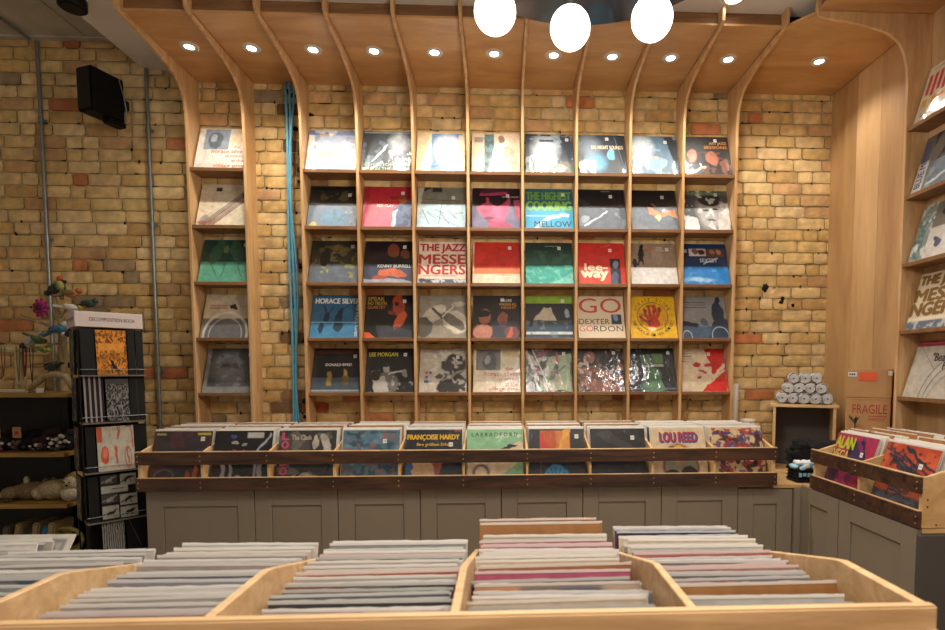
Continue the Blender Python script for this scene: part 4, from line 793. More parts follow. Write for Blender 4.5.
for i, (lab, short, bg, ops, tx, st) in enumerate(FR):
    ym = (2.672, 2.300)[i]
    mb = sleeve_mesh(ops, bg, tx, seed=200+i, edge='#cfc8ba')
    put_record('record_sleeve', lab, mb, (1.732, ym, CT+.0105), 17, -90, 0, 'front covers in the short right bin', st)
    for j in range(11):
        xx = 1.732+.016+j*.042*(.5 if j < 3 else 1)-(0 if j < 3 else .063)
        kraft = j in ((3, 6, 8) if i == 0 else (5, 8))
        c = '#a8743f' if kraft else r3.choice(whites)
        o = plain_sleeve(c, '#e6e1d8' if not kraft else '#b58a50', T=.006 if not kraft else .003, seed=300+i*20+j).build('divider_card' if kraft else 'record_sleeve')
        o.location = (xx, ym+r3.uniform(-.003, .003), CT+.0145+(.012 if kraft else r3.uniform(-.004, .004))); o.rotation_euler = (-R(16-j*.4), 0, R(-90+r3.uniform(-.8, .8)))
        tag(o, f'{"brown divider card" if kraft else "white-edged record sleeve"} {ordn[j]} behind the {short} in the short right bin', 'divider' if kraft else 'record', 'records filed in the short right bin')
        if kraft:
            MB().mat('dark').box(-.02, .02, -.0024, .0024, .309, .3185).build('index_tab', o)
# ================================================================== foreground island of record bins
FX0, FP = -.420, .3505
YS = .760                                      # spine rail
isl = thing('record_bin_island', 'pale plywood record bin island in the foreground with sloping dividers', 'record bin', (-.07, .9, FL))
FD = [(YS+.008, .63), (YS+.008, .999), (.955, .997), (.985, .990), (1.50, .845), (1.50, .63)]
ND = [(YS-.012, .63), (YS-.012, .968), (.60, .962), (.56, .95), (.10, .80), (.10, .63)]
for i in range(-4, 4):
    x = FX0+FP*i
    t = .014 if i < 3 else .018
    MB().mat('rail').prism(FD, x-t/2, x+t/2, 'x', bev=.0015).build('divider' if i < 3 else 'end_panel', isl)
    MB().mat('rail').prism(ND, x-t/2, x+t/2, 'x', bev=.0015).build('divider' if i < 3 else 'end_panel', isl)
XL, XE = FX0-4*FP, FX0+3*FP
MB().mat('rail').box(XL-.01, XE+.010, YS-.011, YS+.007, .63, 1.002, bev=.003, seg=2).build('spine_rail', isl)
MB().mat('rail').box(XL-.01, XE+.010, 1.5005, 1.518, .62, .80, bev=.002).build('front_board', isl)
MB().mat('rail').box(XL-.01, XE+.010, .08, .0995, .62, .80, bev=.002).build('front_board', isl)
MB().mat('binply').box(XL-.01, XE+.010, .10, 1.50, .60, .629).build('base_board', isl)
MB().mat('greige').box(XL+.02, XE-.02, .14, 1.46, FL+.001, .599).build('plinth_cabinet', isl)

def colname(h):
    l = [int(h[i:i+2], 16) for i in (1, 3, 5)]; mx, mn = max(l), min(l); v = sum(l)/3
    if mx-mn < 28: return 'black' if v < 60 else 'grey' if v < 150 else 'pale' if v < 190 else 'whitish'
    r_, g_, b_ = l
    if r_ == mx and g_ < r_*.62: return 'red' if b_ < r_*.5 else 'pinkish red'
    if r_ == mx: return 'tan' if v < 150 else 'cream'
    if b_ == mx: return 'blue'
    return 'green'
r5 = random.Random(5)
G1, G2, G3, G4 = '#aaa298', '#bdb5aa', '#84807c', '#cdc5ba'
def fill(b, y0, y1, cols, dz=None, adj='', lean=11, zt=.948):
    xc = FX0+FP*(b+.5); n = len(cols)
    for j, c in enumerate(cols):
        if not isinstance(c, tuple) and c[0] == '#' and colname(c) in ('grey', 'pale') and j % 4 == 2: c = Wt if j % 8 == 2 else Cr if j % 3 else c
        segs = None; name = 'record_sleeve'; cat = 'record'; up = 0; T = .0035
        if isinstance(c, tuple): segs = list(c[1:]); c = c[0]
        kr = c.startswith('K')
        if kr: c = '#a5703c'; name = 'divider_card'; cat = 'divider'; up = .024 if j > n-5 else .010; T = .006
        top = '#d8d2c8' if not kr else '#b9894f'
        if r5.random() < .35: top = c
        f = min(1, max(0, (j+r5.uniform(-.32, .32))/(n-1))); y = y0+(y1-y0)*(f**1.03)
        S = .315
        le = lean+r5.uniform(-2.0, 2.0)+(3 if j > n-3 else 0)
        o = plain_sleeve(c, top, T=T, seed=b*50+j+777, segs=segs).build(name)
        ca = math.cos(R(le))
        z = zt-S*ca+r5.uniform(-.005, .004)+up-(.028*f if b > 0 else .006*f)
        o.location = (xc+r5.uniform(-.008, .008), y-S*math.sin(R(le)), z); o.rotation_euler = (-R(le), r5.uniform(-.006, .006), R(r5.uniform(-1.3, 1.3)))
        if kr and r5.random() < .7: pass
        cn = colname(c)
        lab = f'{cn} brown card divider' if kr else f'{cn} record sleeve'
        if kr: lab = 'kraft brown divider card'
        lab += f', {ordn[j]} back from the near rail in the {adj}'
        tag(o, lab, cat, f'records filed in the {adj}')
Wt, Cr, Bk, Gy, Rd, Pk, Bl = '#dcd6cc', '#dccaae', '#19181b', '#9a9690', '#b83230', '#c4607a', '#35507c'
fill(1, .862, 1.44, [('#20242e', '#20242e', '#2c3038', '#20242e'), Bk, '#8f7a68', Cr, Wt, ('#8f98a4', '#a08c84', '#7c8494', '#8d97a8'), Cr, ('#b08a74', '#c88a5c', '#7c6a64', '#5a5a6a', '#c0a890'), Wt, Bk, Pk, 'K', '#9a7c88', Wt, '#b3aea6', Wt, ('#c7a8a2', Wt, '#c9a0a0', Wt), Wt, Gy, ('#b03848', '#b84a5c', '#a83a4a'), Pk, ('#c9a890', Rd), Bk, Cr, Wt, 'K', 'K', 'K'], adj='centre foreground bin')
fill(2, .875, 1.45, [('#a09a80', '#8d8f74', '#77837c', '#6f8086', '#5c6f7c', '#8a8878'), Bk, Wt, Gy, 'K', '#5f5868', '#7a7382', ('#6a6470', '#a83a44', '#6a6470'), Bk, '#6d6a68', ('#b0503c', '#b85a44', '#c07058'), '#b34a42', '#8c8c8c', Wt, ('#a09490', '#b09c98'), Rd, Bk, Wt, Cr, Gy, Cr, Wt, '#b8b4a4', ('#2d4f8c', '#3a62a0', '#2d4f8c'), '#2c3048', ('#5a4a7a', '#7a3a4a', '#3a4a7c'), Wt, Gy], adj='right foreground bin', lean=13)
fill(0, .862, 1.265, [G1, ('#8a4a3c', '#3a4a6c', '#8c3a30', '#7c5a64', '#9c3a30'), G2, Wt, '#3a3c40', G3, '#74797d', G1, Bk, ('#4a4a4c', '#b06a4a', '#8d8882', '#4a4a4c'), Wt, G2, G2, ('#b8593c', '#b08a5c', '#b8593c'), ('#b09c7c', '#c0a060'), G2, G4, G4, Wt, Bk, ('#b04a3c', Wt), Wt, ('#4a7a4a', Wt, '#3f6f44', Wt), G2, Gy, Wt], adj='left-centre foreground bin', lean=14)
fill(-1, .862, 1.275, [G1, ('#9a3440', '#a83848', '#9a3440'), ('#8a4a50', '#a08a88'), '#8c7f80', G2, G2, G1, G4, G1, Wt, '#1f1f24', '#7b7a8c', '#8a8088', '#77747c', ('#d0ccc6', Bk, Wt, Wt), Bk, '#a8968c', '#8c7c7c', G1, G2, '#b09f94', '#a8988c', G2, G4, '#8f9494', G4], adj='second-left foreground bin', lean=14)
fill(-2, .90, 1.235, ['#4a5254', G1, '#6a7072', '#7c8688', Wt, '#6c7476', '#7a8084', '#565c5e', ('#54606a', '#8a8484', '#54606a'), '#9a8f8a', '#8c7f7c', ('#8c8480', '#3a3638', '#8c8480'), '#a2968e', Bk, Wt, '#7c7a7c', G2], adj='leftmost foreground bin', lean=15)
fill(-3, 1.10, 1.40, [G1, G2, '#5c6468', Wt, G3, '#7a8084', G1, Wt, '#565c5e', G2, G1, '#8a8a88', G2], adj='far-left foreground bin', lean=15, zt=.925)
# two framed-looking sleeves flopped back at the far end of the leftmost bins
def flopped(label, seed, loc, rot, ops, bg):
    mb = sleeve_mesh(ops, bg, (), seed=seed, edge='#c9c2b4'); return put_record('record_sleeve', label, mb, loc, rot[0], rot[1], 0, None)
flopped('white-bordered grey picture sleeve leaning back at the far end of the far-left bin', 901, (-1.302, 1.285, .662), (38, 0), [('r', .05, .04, .95, .9, '#7d7f80'), ('r', .08, .08, .58, .8, '#5a5c62'), ('nc', 12, .48, '#b8a4ac', .8, (.08, .09, .56, .8)), ('r', .62, .07, .92, .85, '#a8a196'), ('r', .66, .11, .88, .75, '#6e5f54'), ('r', .69, .15, .85, .66, '#c4bcae')], '#c6c0b2')
flopped('plain white-edged sleeve just in front of the bordered picture sleeve, far-left bin', 902, (-1.325, 1.262, .648), (33, 3), [('r', .05, .06, .95, .9, '#5c646c'), ('nc', 12, .45, '#b8b0bc', .8, (.05, .1, .95, .8))], '#cfc9be')

# ================================================================== blue cables, conduits, speaker
for k, (x, r, wob) in enumerate(((-1.395, .0085, .004), (-1.372, .0085, .006), (-1.350, .0075, .02))):
    pts = []
    for i in range(26):
        z = 3.21-(3.21-.72)*i/25
        dx = wob*math.sin(i*.45+k)+(-.022*math.sin(math.pi*i/25) if k == 2 else 0)+(.012*(i/25) if k == 2 else 0)
        pts.append((x+dx, YW-.035-.004*k, z))
    tag(MB().mat('blue').tube(pts, r, 8).build('blue_cable'), ['blue cable on the brick wall between the ribs, left of the three', 'blue cable on the brick wall between the ribs, middle of the three', 'thin blue cable on the brick wall, right of the three and bowed'][k], 'cable', 'blue cables on the brick wall')
for k, (x, zt) in enumerate(((-2.945, 3.44), (-2.277, 3.285))):
    t = thing('conduit_pipe', ['galvanised steel conduit on the brick wall above the trinket shelf', 'galvanised steel conduit on the brick wall between speaker and wall shelving'][k], 'pipe', (x, YW-.02, FL))
    MB().mat('steel').tube([(x, YW-.024, FL+.002), (x, YW-.024, zt)], .0115, 10).build('pipe', t)
    for z in ((2.95, 2.2, 1.3) if k == 0 else (2.9, 2.3, 1.35)):
        q = MB().mat('steel').tube([(x, YW-.024, z-.02), (x, YW-.024, z+.02)], .0155, 10)
        q.box(x-.028, x+.028, YW-.016, YW-.011, z-.009, z+.009); q.build('clamp', t)
tag(MB().mat('steel').tube([(-2.965, 3.66, 3.434), (-2.95, 3.2, 3.434), (-2.9, 2.5, 3.434), (-2.85, 1.6, 3.434)], .010, 8).build('ceiling_conduit'), 'thin conduit running across the grey pressed ceiling from the left wall pipe', 'pipe')
# speaker: wedge cabinet tipped down towards the room
sp = thing('wall_speaker', 'black wedge-shaped loudspeaker mounted high on the dim brick wall at left', 'speaker', (-2.447, 3.44, 3.045), absolute=False, rot=(0, 0, R(-20)))
MB().mat('black').box(-.115, 0, 0, .20, -.13, .13, bev=.006, seg=2).build('cabinet', sp)
MB().mat('dark').box(-.108, -.007, -.008, .0, -.12, .12, bev=.003).build('grille', sp)
MB().mat('steel').tube([(.002, .17, .12), (.014, .185, .03), (.012, .20, -.05), (-.02, .215, -.12)], .0035, 6).build('cable', sp)
MB().mat('dark').box(-.08, -.03, .2005, .255, -.03, .03, bev=.003).build('bracket', sp)
MB().mat('black').box(-.06, .004, .10, .205, -.165, -.1305, bev=.006).build('mount_foot', sp)
# ceiling can light
t = thing('can_light', 'black cylindrical can light on the edge of the white ceiling at top left', 'light', (-2.236, 3.04, 3.29))
MB().mat('black').lathe([(.0001, -.05), (.058, -.05), (.064, -.045), (.064, 0), (.0001, 0)], (-2.236, 3.04, 3.2895), 28).build('can', t)
MB().mat('dark').lathe([(.0001, 0), (.05, 0)], (-2.236, 3.04, 3.2375), 24).build('baffle', t)

# ================================================================== left: trinket rack
rk = thing('trinket_rack', 'dark-framed wooden rack with honey boards holding jewellery, trinkets and plush toys', 'rack', (-2.95, 3.5, FL))
for (z, xr) in ((1.217, -2.565), (.862, -2.60), (.553, -2.60)):
    MB().mat('shelfwood').box(-3.55, xr, 3.30, 3.66, z-.026, z, bev=.002).build('board', rk)
for x in (-3.5, -2.82, -2.64):
    for y in (3.34 if x < -3 else 3.62, 3.64):
        MB().mat('dark' if x != -2.64 else 'drift').box(x-.016, x+.016, y-.014, y+.014, FL+.001, 1.19, bev=.002).build('post', rk)
MB().mat('dark').box(-3.5, -2.62, 3.662, 3.672, .0, 1.18).build('back_panel', rk)
MB().mat('dark').box(-3.55, -2.60, 3.34, 3.66, .16, .185).build('board', rk)
Z1, Z2, Z3, Z4 = 1.217, .862, .553, .185
# bamboo T-bar
t = thing('necklace_stand', 'pale bamboo T-bar necklace stand on the top board of the trinket rack', 'stand', (-2.93, 3.42, Z1))
MB().mat('bamboo').tube([(-3.25, 3.42, 1.475), (-3.0, 3.42, 1.478), (-2.84, 3.42, 1.482)], .022, 10).build('crossbar', t)
MB().mat('bamboo').tube([(-2.93, 3.42, Z1+.018), (-2.93, 3.42, 1.462)], .022, 10).build('post', t)
MB().mat('cream').box(-3.02, -2.84, 3.36, 3.48, Z1+.001, Z1+.02, bev=.003).build('base', t)
cols = ['#9c2f2c', '#3a2a22', '#7d6a3c', '#9c2f2c', '#2a2a2c', '#6a5a4a', '#8a7a3c', '#3c3a36']
for i in range(10):
    x = -3.18+.036*i+(0 if i < 6 else .02)
    if abs(x+2.93) < .03: x += .03
    c = cols[i % 8]; zl = Z1+.04+.02*(i % 3)
    mb = MB().mat('attr').color(c); mb.tube([(x-.010, 3.396, 1.497), (x-.008, 3.392, 1.40), (x, 3.390, zl+.02)], .0022, 5); mb.tube([(x+.010, 3.396, 1.497), (x+.009, 3.392, 1.40), (x, 3.390, zl+.02)], .0022, 5)
    mb.color(r5.choice(['#a83038', '#8a8f4a', '#b8a878', '#c05a3c'])); mb.ell((x, 3.389, zl), (.009, .006, .016), u=8, v=6)
    tag(mb.build('necklace'), f'{["red","dark brown","olive","red","black","tan","mustard","charcoal","red","dark brown"][i]} beaded necklace, {ordn[i]} from the left on the bamboo T-bar', 'necklace', 'necklaces on the T-bar')
# driftwood jewellery tree
tree_root = t = thing('driftwood_tree', 'driftwood branch tree on the trinket rack carrying small bird ornaments', 'ornament', (-2.66, 3.45, Z1))
mb = MB().mat('drift')
mb.tube([(-2.655, 3.46, Z1+.004), (-2.662, 3.46, 1.35), (-2.65, 3.46, 1.50), (-2.64, 3.45, 1.62), (-2.66, 3.44, 1.74), (-2.675, 3.44, 1.84)], [.030, .028, .024, .018, .012, .008], 9)
mb.build('trunk', t)
for pts, r in (([(-2.645, 3.45, 1.60), (-2.72, 3.43, 1.63), (-2.80, 3.41, 1.66), (-2.84, 3.40, 1.69)], .010), ([(-2.655, 3.45, 1.42), (-2.72, 3.43, 1.40), (-2.80, 3.41, 1.385)], .008), ([(-2.65, 3.45, 1.52), (-2.70, 3.42, 1.50), (-2.78, 3.40, 1.46)], .007), ([(-2.65, 3.44, 1.66), (-2.59, 3.43, 1.73), (-2.53, 3.42, 1.74)], .008)):
    MB().mat('drift').tube(pts, [r, r*.85, r*.7, r*.5][:len(pts)], 7).build('branch', t)
tree_root.location.x -= .052
t = thing('driftwood_arch', 'arched pale driftwood piece standing on the trinket rack board', 'ornament', (-2.74, 3.38, Z1))
MB().mat('drift').tube([(-2.855, 3.37, Z1+.012), (-2.80, 3.37, 1.27), (-2.75, 3.38, 1.315), (-2.68, 3.38, 1.325), (-2.63, 3.38, 1.31), (-2.60, 3.38, 1.26), (-2.585, 3.38, Z1+.012)], [.012, .017, .02, .021, .019, .017, .013], 9).build('arch', t)
tag(MB().mat('sticker').box(-2.765, -2.725, 3.330, 3.333, Z1+.001, Z1+.028, rot=(R(-12), 0, 0)).build('price_card'), 'tiny white price card standing before the driftwood arch', 'card')
tag(MB().mat('burg').box(-2.90, -2.68, 3.56, 3.575, Z1+.15, 1.40, bev=.002).box(-2.80, -2.78, 3.56, 3.575, Z1+.001, Z1+.16).build('display_panel'), 'dark burgundy square display panel behind the driftwood tree', 'panel')
def bird(label, c, s, body, head, wing, rz=0, lean=0, tail=None):
    s *= .82
    if '_' not in label: body, head, wing = [tuple(x*.75+.02 for x in lin(q)) for q in (body, head, wing)]
    t = thing('bird_ornament', label, 'ornament', c, absolute=False, group='bird ornaments on the driftwood tree', rot=(0, R(lean), R(rz)))
    mb = MB().mat('attr').color(body).ell((0, 0, 0), (.036*s, .022*s, .024*s), seed=1)
    mb.color(head).ell((.036*s, 0, .018*s), (.018*s, .016*s, .017*s), u=10, v=7)
    mb.color('#c9952e').tube([(.05*s, 0, .016*s), (.068*s, 0, .012*s)], [.004*s, .0008], 6); mb.build('body', t)
    mb = MB().mat('attr').color(tail or wing).prism([(-.03*s, .004), (-.09*s, -.012*s), (-.085*s, -.024*s), (-.028*s, -.010*s)], -.009*s, .009*s, 'y'); mb.build('tail', t)
    for sd in (-1, 1):
        MB().mat('attr').color(wing).ell((-.008*s, sd*.021*s, .004*s), (.032*s, .006*s, .016*s), u=10, v=6).build('wing', t)
bird('black bird ornament leaning left on the driftwood tree', (-2.715, 3.43, 1.835), 1.25, '#1a1512', '#1f1a17', '#120e0c', 180, 50)
bird('yellow-green bird ornament upright at the top of the driftwood tree', (-2.670, 3.42, 1.865), 1.2, '#a8a04a', '#c04a30', '#5f7a3a', 160, -70)
bird('orange round bird ornament near the top of the driftwood tree', (-2.605, 3.42, 1.815), 1.25, '#b87028', '#a8602a', '#7a5a30', 20, 0)
bird('white and yellow bird ornament right of the driftwood trunk', (-2.595, 3.41, 1.725), 1.3, '#cfc9b4', '#c9a83c', '#dcd8ca', 15, 20)
bird('dark teal bird ornament beside the notebook display header', (-2.50, 3.42, 1.755), 1.2, '#1f3f3a', '#24483f', '#16302c', 0, 0)
bird('blue and white bird ornament in the middle of the driftwood tree', (-2.672, 3.40, 1.60), 1.35, '#2f7f9c', '#dcdcd4', '#24607c', 10, -15)
bird('green long-tailed bird ornament on a low left branch', (-2.79, 3.385, 1.535), 1.1, '#58702f', '#3c5a2c', '#3f5a2a', 10, 40)
bird('white bird ornament with black head at the end of the bamboo bar', (-2.835, 3.39, 1.520), 1.25, '#cfcabc', '#1c1c20', '#b8b4a8', 200, 60)
bird('lime green bird ornament hanging on a low branch', (-2.755, 3.38, 1.475), .9, '#9aa832', '#a8b83a', '#6a7c28', 10, 30)
bird('dark green bird ornament low on the driftwood tree', (-2.715, 3.39, 1.37), 1.1, '#2a4a38', '#2f5440', '#1f3a2c', 170, 30)
bird('black and white bird ornament against the driftwood trunk', (-2.610, 3.40, 1.575), 1.0, '#26262a', '#d2d0c8', '#1a1a1e', 190, 40)
t = thing('flower_ornament', 'magenta flower ornament hanging left of the driftwood tree', 'ornament', (-2.77, 3.40, 1.725), absolute=False)
for k in range(3):
    mb = MB().mat('attr')
    for i in range(9):
        a = 2*math.pi*i/9+k*.35; r_ = .038-.010*k
        mb.color(['#8f2560', '#a82c70', '#7a1c50'][k]).ell((r_*math.cos(a), -.006*k, r_*1.25*math.sin(a)), (.014, .007, .011), rot=(0, -a, 0), u=8, v=6)
    mb.build('petals', t)
MB().mat('attr').color('#3a0c24').ell((0, -.02, 0), (.012, .008, .012), u=8, v=6).build('centre', t)
# second board: small dark plush keyrings with kraft tags
for i, (x, w, lab) in enumerate(((-3.14, .06, 'dark furry keyring bundle at the left end of the second rack board'), (-3.02, .07, 'black furry keyring bundle with kraft tag, left on the second rack board'), (-2.90, .07, 'black furry keyring bundle with kraft tag, middle of the second rack board'), (-2.78, .07, 'dark maroon beaded bundle on the second rack board'), (-2.665, .06, 'heap of white and black pebbles trinkets at the right end of the second board'))):
    t = thing('trinket_bundle', lab, 'trinket', (x, 3.40, Z2), 'trinkets on the second rack board')
    mb = MB().mat('fur').color(['#17130f', '#141110', '#131011', '#2c1517', '#1d1b1a'][i])
    mb.ell((x, 3.41, Z2+.050), (w, .06, .050), jit=.4, seed=i, jf=2); mb.ell((x+.02, 3.43, Z2+.095), (w*.6, .045, .035), jit=.5, seed=i+9, jf=2); mb.build('bundle', t)
    mb = MB().mat('attr')
    for k in range(10 if i != 4 else 16):
        c = r5.choice(['#b8b2a6', '#d0cabd', '#5c4a44', '#8a4a4c', '#3a3634']) if i != 4 else r5.choice(['#d8d2c6', '#cfc8ba', '#2a2826', '#b8b0a2'])
        rr = r5.uniform(.006, .013)
        mb.color(c).ell((x+r5.uniform(-w, w), 3.345+r5.uniform(-.01, .02), Z2+.012+r5.uniform(0, .05 if i != 4 else .09)), (rr*1.2, rr, rr), u=7, v=5)
    mb.build('beads', t)
    if i in (1, 2):
        MB().mat('card').box(x-.025, x+.025, 3.340, 3.343, Z2+.085, Z2+.15, bev=.001).build('tag', t)
        MB().mat('inkred').box(x-.012, x+.012, 3.3385, 3.3395, Z2+.105, Z2+.125, bev=.004).build('tag_print', t)
# third board: plush animals
def plush(name, label, x, parts):
    t = thing(name, label, 'plush toy', (x, 3.42, Z3), 'plush animals on the third rack board')
    for pn, els in parts:
        mb = MB().mat('fur')
        for k, (dx, dy, dz, a, b, c, col) in enumerate(els): mb.color(col).ell((x+dx, 3.42+dy, Z3+dz), (a, b, c), jit=.12, seed=k, u=18, v=12)
        mb.build(pn, t)
plush('plush_otter', 'tan plush otter lying down with small dark nose, leftmost on its board', -2.935,
      [('body', [(.02, .02, .055, .115, .06, .052, '#8a7656'), (-.075, -.01, .045, .05, .045, .040, '#94805e'), (.09, .03, .045, .05, .05, .045, '#7d6a4c')]), ('muzzle', [(-.115, -.02, .035, .022, .022, .018, '#b8a888'), (-.135, -.028, .04, .008, .008, .007, '#14100e')]), ('ear', [(.0, .01, .115, .016, .014, .03, '#c4b492')]), ('paw', [(-.06, -.06, .012, .03, .02, .012, '#5a4a34')])])
plush('plush_hedgehog', 'fluffy cream plush lying beside the lion, middle of the three', -2.765,
      [('body', [(0, 0, .062, .095, .06, .058, '#b8a47e'), (.03, .02, .085, .07, .05, .04, '#8e7850')]), ('head', [(-.07, -.02, .045, .04, .04, .038, '#c4b28c')]), ('ear', [(-.05, 0, .105, .018, .014, .03, '#6a563a'), (-.01, .01, .11, .018, .014, .028, '#6a563a')])])
plush('plush_lion', 'plush lion with tan mane and cream chest, rightmost on the third board', -2.635,
      [('mane', [(0, .01, .095, .072, .055, .078, '#a8884c')]), ('head', [(-.004, -.035, .105, .040, .030, .044, '#cdbf9c')]), ('body', [(-.004, -.04, .042, .052, .040, .042, '#d2c8ae')]), ('face', [(-.02, -.064, .118, .005, .004, .005, '#14100c'), (.012, -.064, .118, .005, .004, .005, '#14100c'), (-.004, -.068, .100, .008, .006, .006, '#2a1c14')])])
# lowest board: coils and cloth rolls
t = thing('cord_coil', 'coil of olive yellow cord on the bottom board of the trinket rack', 'cord', (-2.68, 3.42, Z4))
for k in range(7):
    rr = .09-.004*k; pts = [(-2.69+rr*1.15*math.cos(a/14*6.283), 3.42-.03+.006*k, Z4+.115+.08*math.sin(a/14*6.283)*(1-.05*k)+.006*(k % 3)) for a in range(15)]
    MB().mat('attr').color(['#8a7f3a', '#a8983f', '#6f662f'][k % 3]).tube(pts, .008, 6).build('loop', t)
for i, (x, c, nm) in enumerate(((-3.05, '#5a4a36', 'brown'), (-2.99, '#8a7450', 'tan'), (-2.93, '#2c2a22', 'dark'), (-2.885, '#8f7c54', 'sand coloured'), (-2.835, '#2470a0', 'bright blue'), (-2.79, '#9c8454', 'ochre'))):
    tag(MB().mat('attr').color(c).box(x-.022, x+.022, 3.36, 3.52, Z4+.002, Z4+.22+.02*(i % 2), bev=.008, seg=2, rot=(0, R(10+3*i % 7), 0), piv=(x, 3.44, Z4+.002)).build('folded_cloth'), f'{nm} folded cloth band standing on the bottom board of the trinket rack', 'cloth', 'folded bands on the bottom board')
tag(MB().mat('sticker').box(-2.775, -2.735, 3.325, 3.328, Z4+.04, Z4+.16, rot=(0, R(12), 0)).build('hang_tag'), 'long white hang tag hanging in front of the folded bands', 'tag')

# ================================================================== notebook display
nb = thing('notebook_display', 'tall wire and acrylic notebook display with a pale printed header card', 'display rack', (-2.262, 3.0, FL), absolute=False, rot=(0, 0, R(45)))
H = 1.35-FL    # local z = world z - FL
def Zl(z): return z-FL
W_, D_ = .285, .26
mb = MB().mat('header').box(-.012, W_+.006, -.006, D_, Zl(1.585), Zl(1.668), bev=.002); hd = mb.build('header', nb)
def textpart(name, txt, x0, x1, z0, z1, y, parent, m='black', bold=.02, axis='y', th=0):
    tv, tf = textmesh(txt, bold); mb = MB().mat(m)
    mb.add([((x0+a*(x1-x0), y, z0+b*(z1-z0)) if axis == 'y' else (y, x1-a*(x1-x0), z0+b*(z1-z0))) for a, b in tv], tf)
    return mb.build(name, parent)
textpart('header_lettering', 'DECOMPOSITION BOOK', .05, W_-.03, Zl(1.618), Zl(1.637), -.0068, hd)
textpart('header_lettering', 'DECOMPOSITION', .03, D_-.03, Zl(1.618), Zl(1.637), -.0128, hd, axis='x')
for (x, y) in ((0, 0), (W_, 0), (0, D_-.01), (W_, D_-.01)):
    MB().mat('dark').tube([(x, y, .002), (x, y, Zl(1.585))], .004, 6).build('wire_post', nb)
MB().mat('black').box(.02, W_-.02, .06, D_-.06, .03, Zl(1.58)).build('core_panel', nb)
MB().mat('dark').box(-.02, W_+.02, -.02, D_+.02, .002, .03, bev=.006).build('base', nb)
for z in (1.325, 1.067, .795, .520, .30):
    mb = MB().mat('acryl').box(-.004, W_+.004, -.045, .058, Zl(z)-.008, Zl(z)); mb.build('pocket_shelf', nb)
    MB().mat('steel').tube([(-.004, -.046, Zl(z)+.03), (W_+.004, -.046, Zl(z)+.03)], .002, 6).build('pocket_wire', nb)
def notebook(label, u0, u1, z0, h, ops, bg, y=-.035, seed=0, th=.012, side=False, lean=5, texts=()):
    w = u1-u0; mb = sleeve_mesh(ops, bg, texts, seed=seed, S=h, W=w, T=th, edge='#14130f', glossy='book')
    o = mb.build('notebook'); L = nb.matrix_world
    p = Matrix.Rotation(R(45), 3, 'Z') @ Vector(((u0+u1)/2, y, 0)) if not side else Matrix.Rotation(R(45), 3, 'Z') @ Vector((y, (u0+u1)/2, 0))
    o.location = (-2.262+p.x, 3.0+p.y, z0+.001); o.rotation_euler = (-R(lean), 0, R(45 if not side else -45))
    return tag(o, label, 'notebook')
notebook('orange notebook with dense black print and a dark bird, top pocket of the display', .07, .205, 1.325, .245,
  [('nc', 24, .50, '#4a2c10', .85), ('r', .08, .3, .92, .46, '#d89238'), ('nc', 10, .55, '#8a5a1c', .6, (.0, .46, 1, 1)), ('p', [(.42, .66), (.5, .68), (.62, .82), (.74, .92), (.68, .93), (.5, .84)], '#1c1612'), ('l', .5, .86, .48, .94, .015, '#1c1612'), ('l', .6, .88, .56, .96, .015, '#1c1612')], '#d8882a', seed=401)
notebook('black notebook left of the orange one in the top pocket', .005, .066, 1.325, .25, [], '#0f0e0e', y=-.028, seed=402)
notebook('black notebook directly right of the orange one in the top pocket', .212, .246, 1.325, .25, [], '#0e0d0d', y=-.028, seed=403)
notebook('black notebook at the right edge of the top pocket', .250, .282, 1.325, .25, [], '#100f0f', y=-.03, seed=404)
for k in range(4):
    notebook(f'grey-spined notebook, {ordn[k]} from the left in the second pocket of the display', .01+.022*k, .029+.022*k, 1.067, .25, [('r', .45, 0, 1, 1, '#121113')], '#958a8c', y=-.03, seed=410+k)
notebook('black and grey speckled notebook in the second pocket of the display', .104, .208, 1.067, .235, [('nc', 22, .5, '#8a8884', .9), ('nc', 27, .6, '#4c4b4a', .9), ('r', 0, 0, 1, .12, '#4a4846')], '#17171a', seed=420)
notebook('black notebook right of the speckled one in the second pocket', .214, .28, 1.067, .25, [('r', .46, 0, .54, 1, '#252426')], '#0e0d0e', y=-.028, seed=421)
notebook('white notebook with orange-red vegetable drawings in the third pocket', .055, .222, .795, .245,
  [('r', .0, 0, .14, .35, '#c2583c'), ('e', .2, .62, .11, .2, '#c2583c'), ('e', .2, .58, .07, .12, '#cf7a5c'), ('l', .48, .5, .5, .82, .028, '#c4563a'), ('l', .36, 0, .34, .22, .012, '#c98a74'), ('l', .56, 0, .58, .26, .02, '#c2583c'), ('l', .62, 0, .60, .22, .012, '#c2583c'), ('ring', .82, .72, .09, .22, .25, '#c2583c'), ('l', .82, .5, .82, .9, .014, '#c2583c'), ('l', .93, .1, .97, .5, .016, '#c2583c'), ('r', .3, .92, .8, .95, '#c98a74', .7), ('r', .78, 0, .95, .03, '#a83c30')], '#b9b4a4', seed=430)
notebook('black notebook left of the white one in the third pocket', .008, .050, .795, .25, [], '#0f0e0e', y=-.028, seed=431)
notebook('black notebook right of the white one in the third pocket', .228, .282, .795, .25, [], '#0f0e0e', y=-.028, seed=432)
liz = []
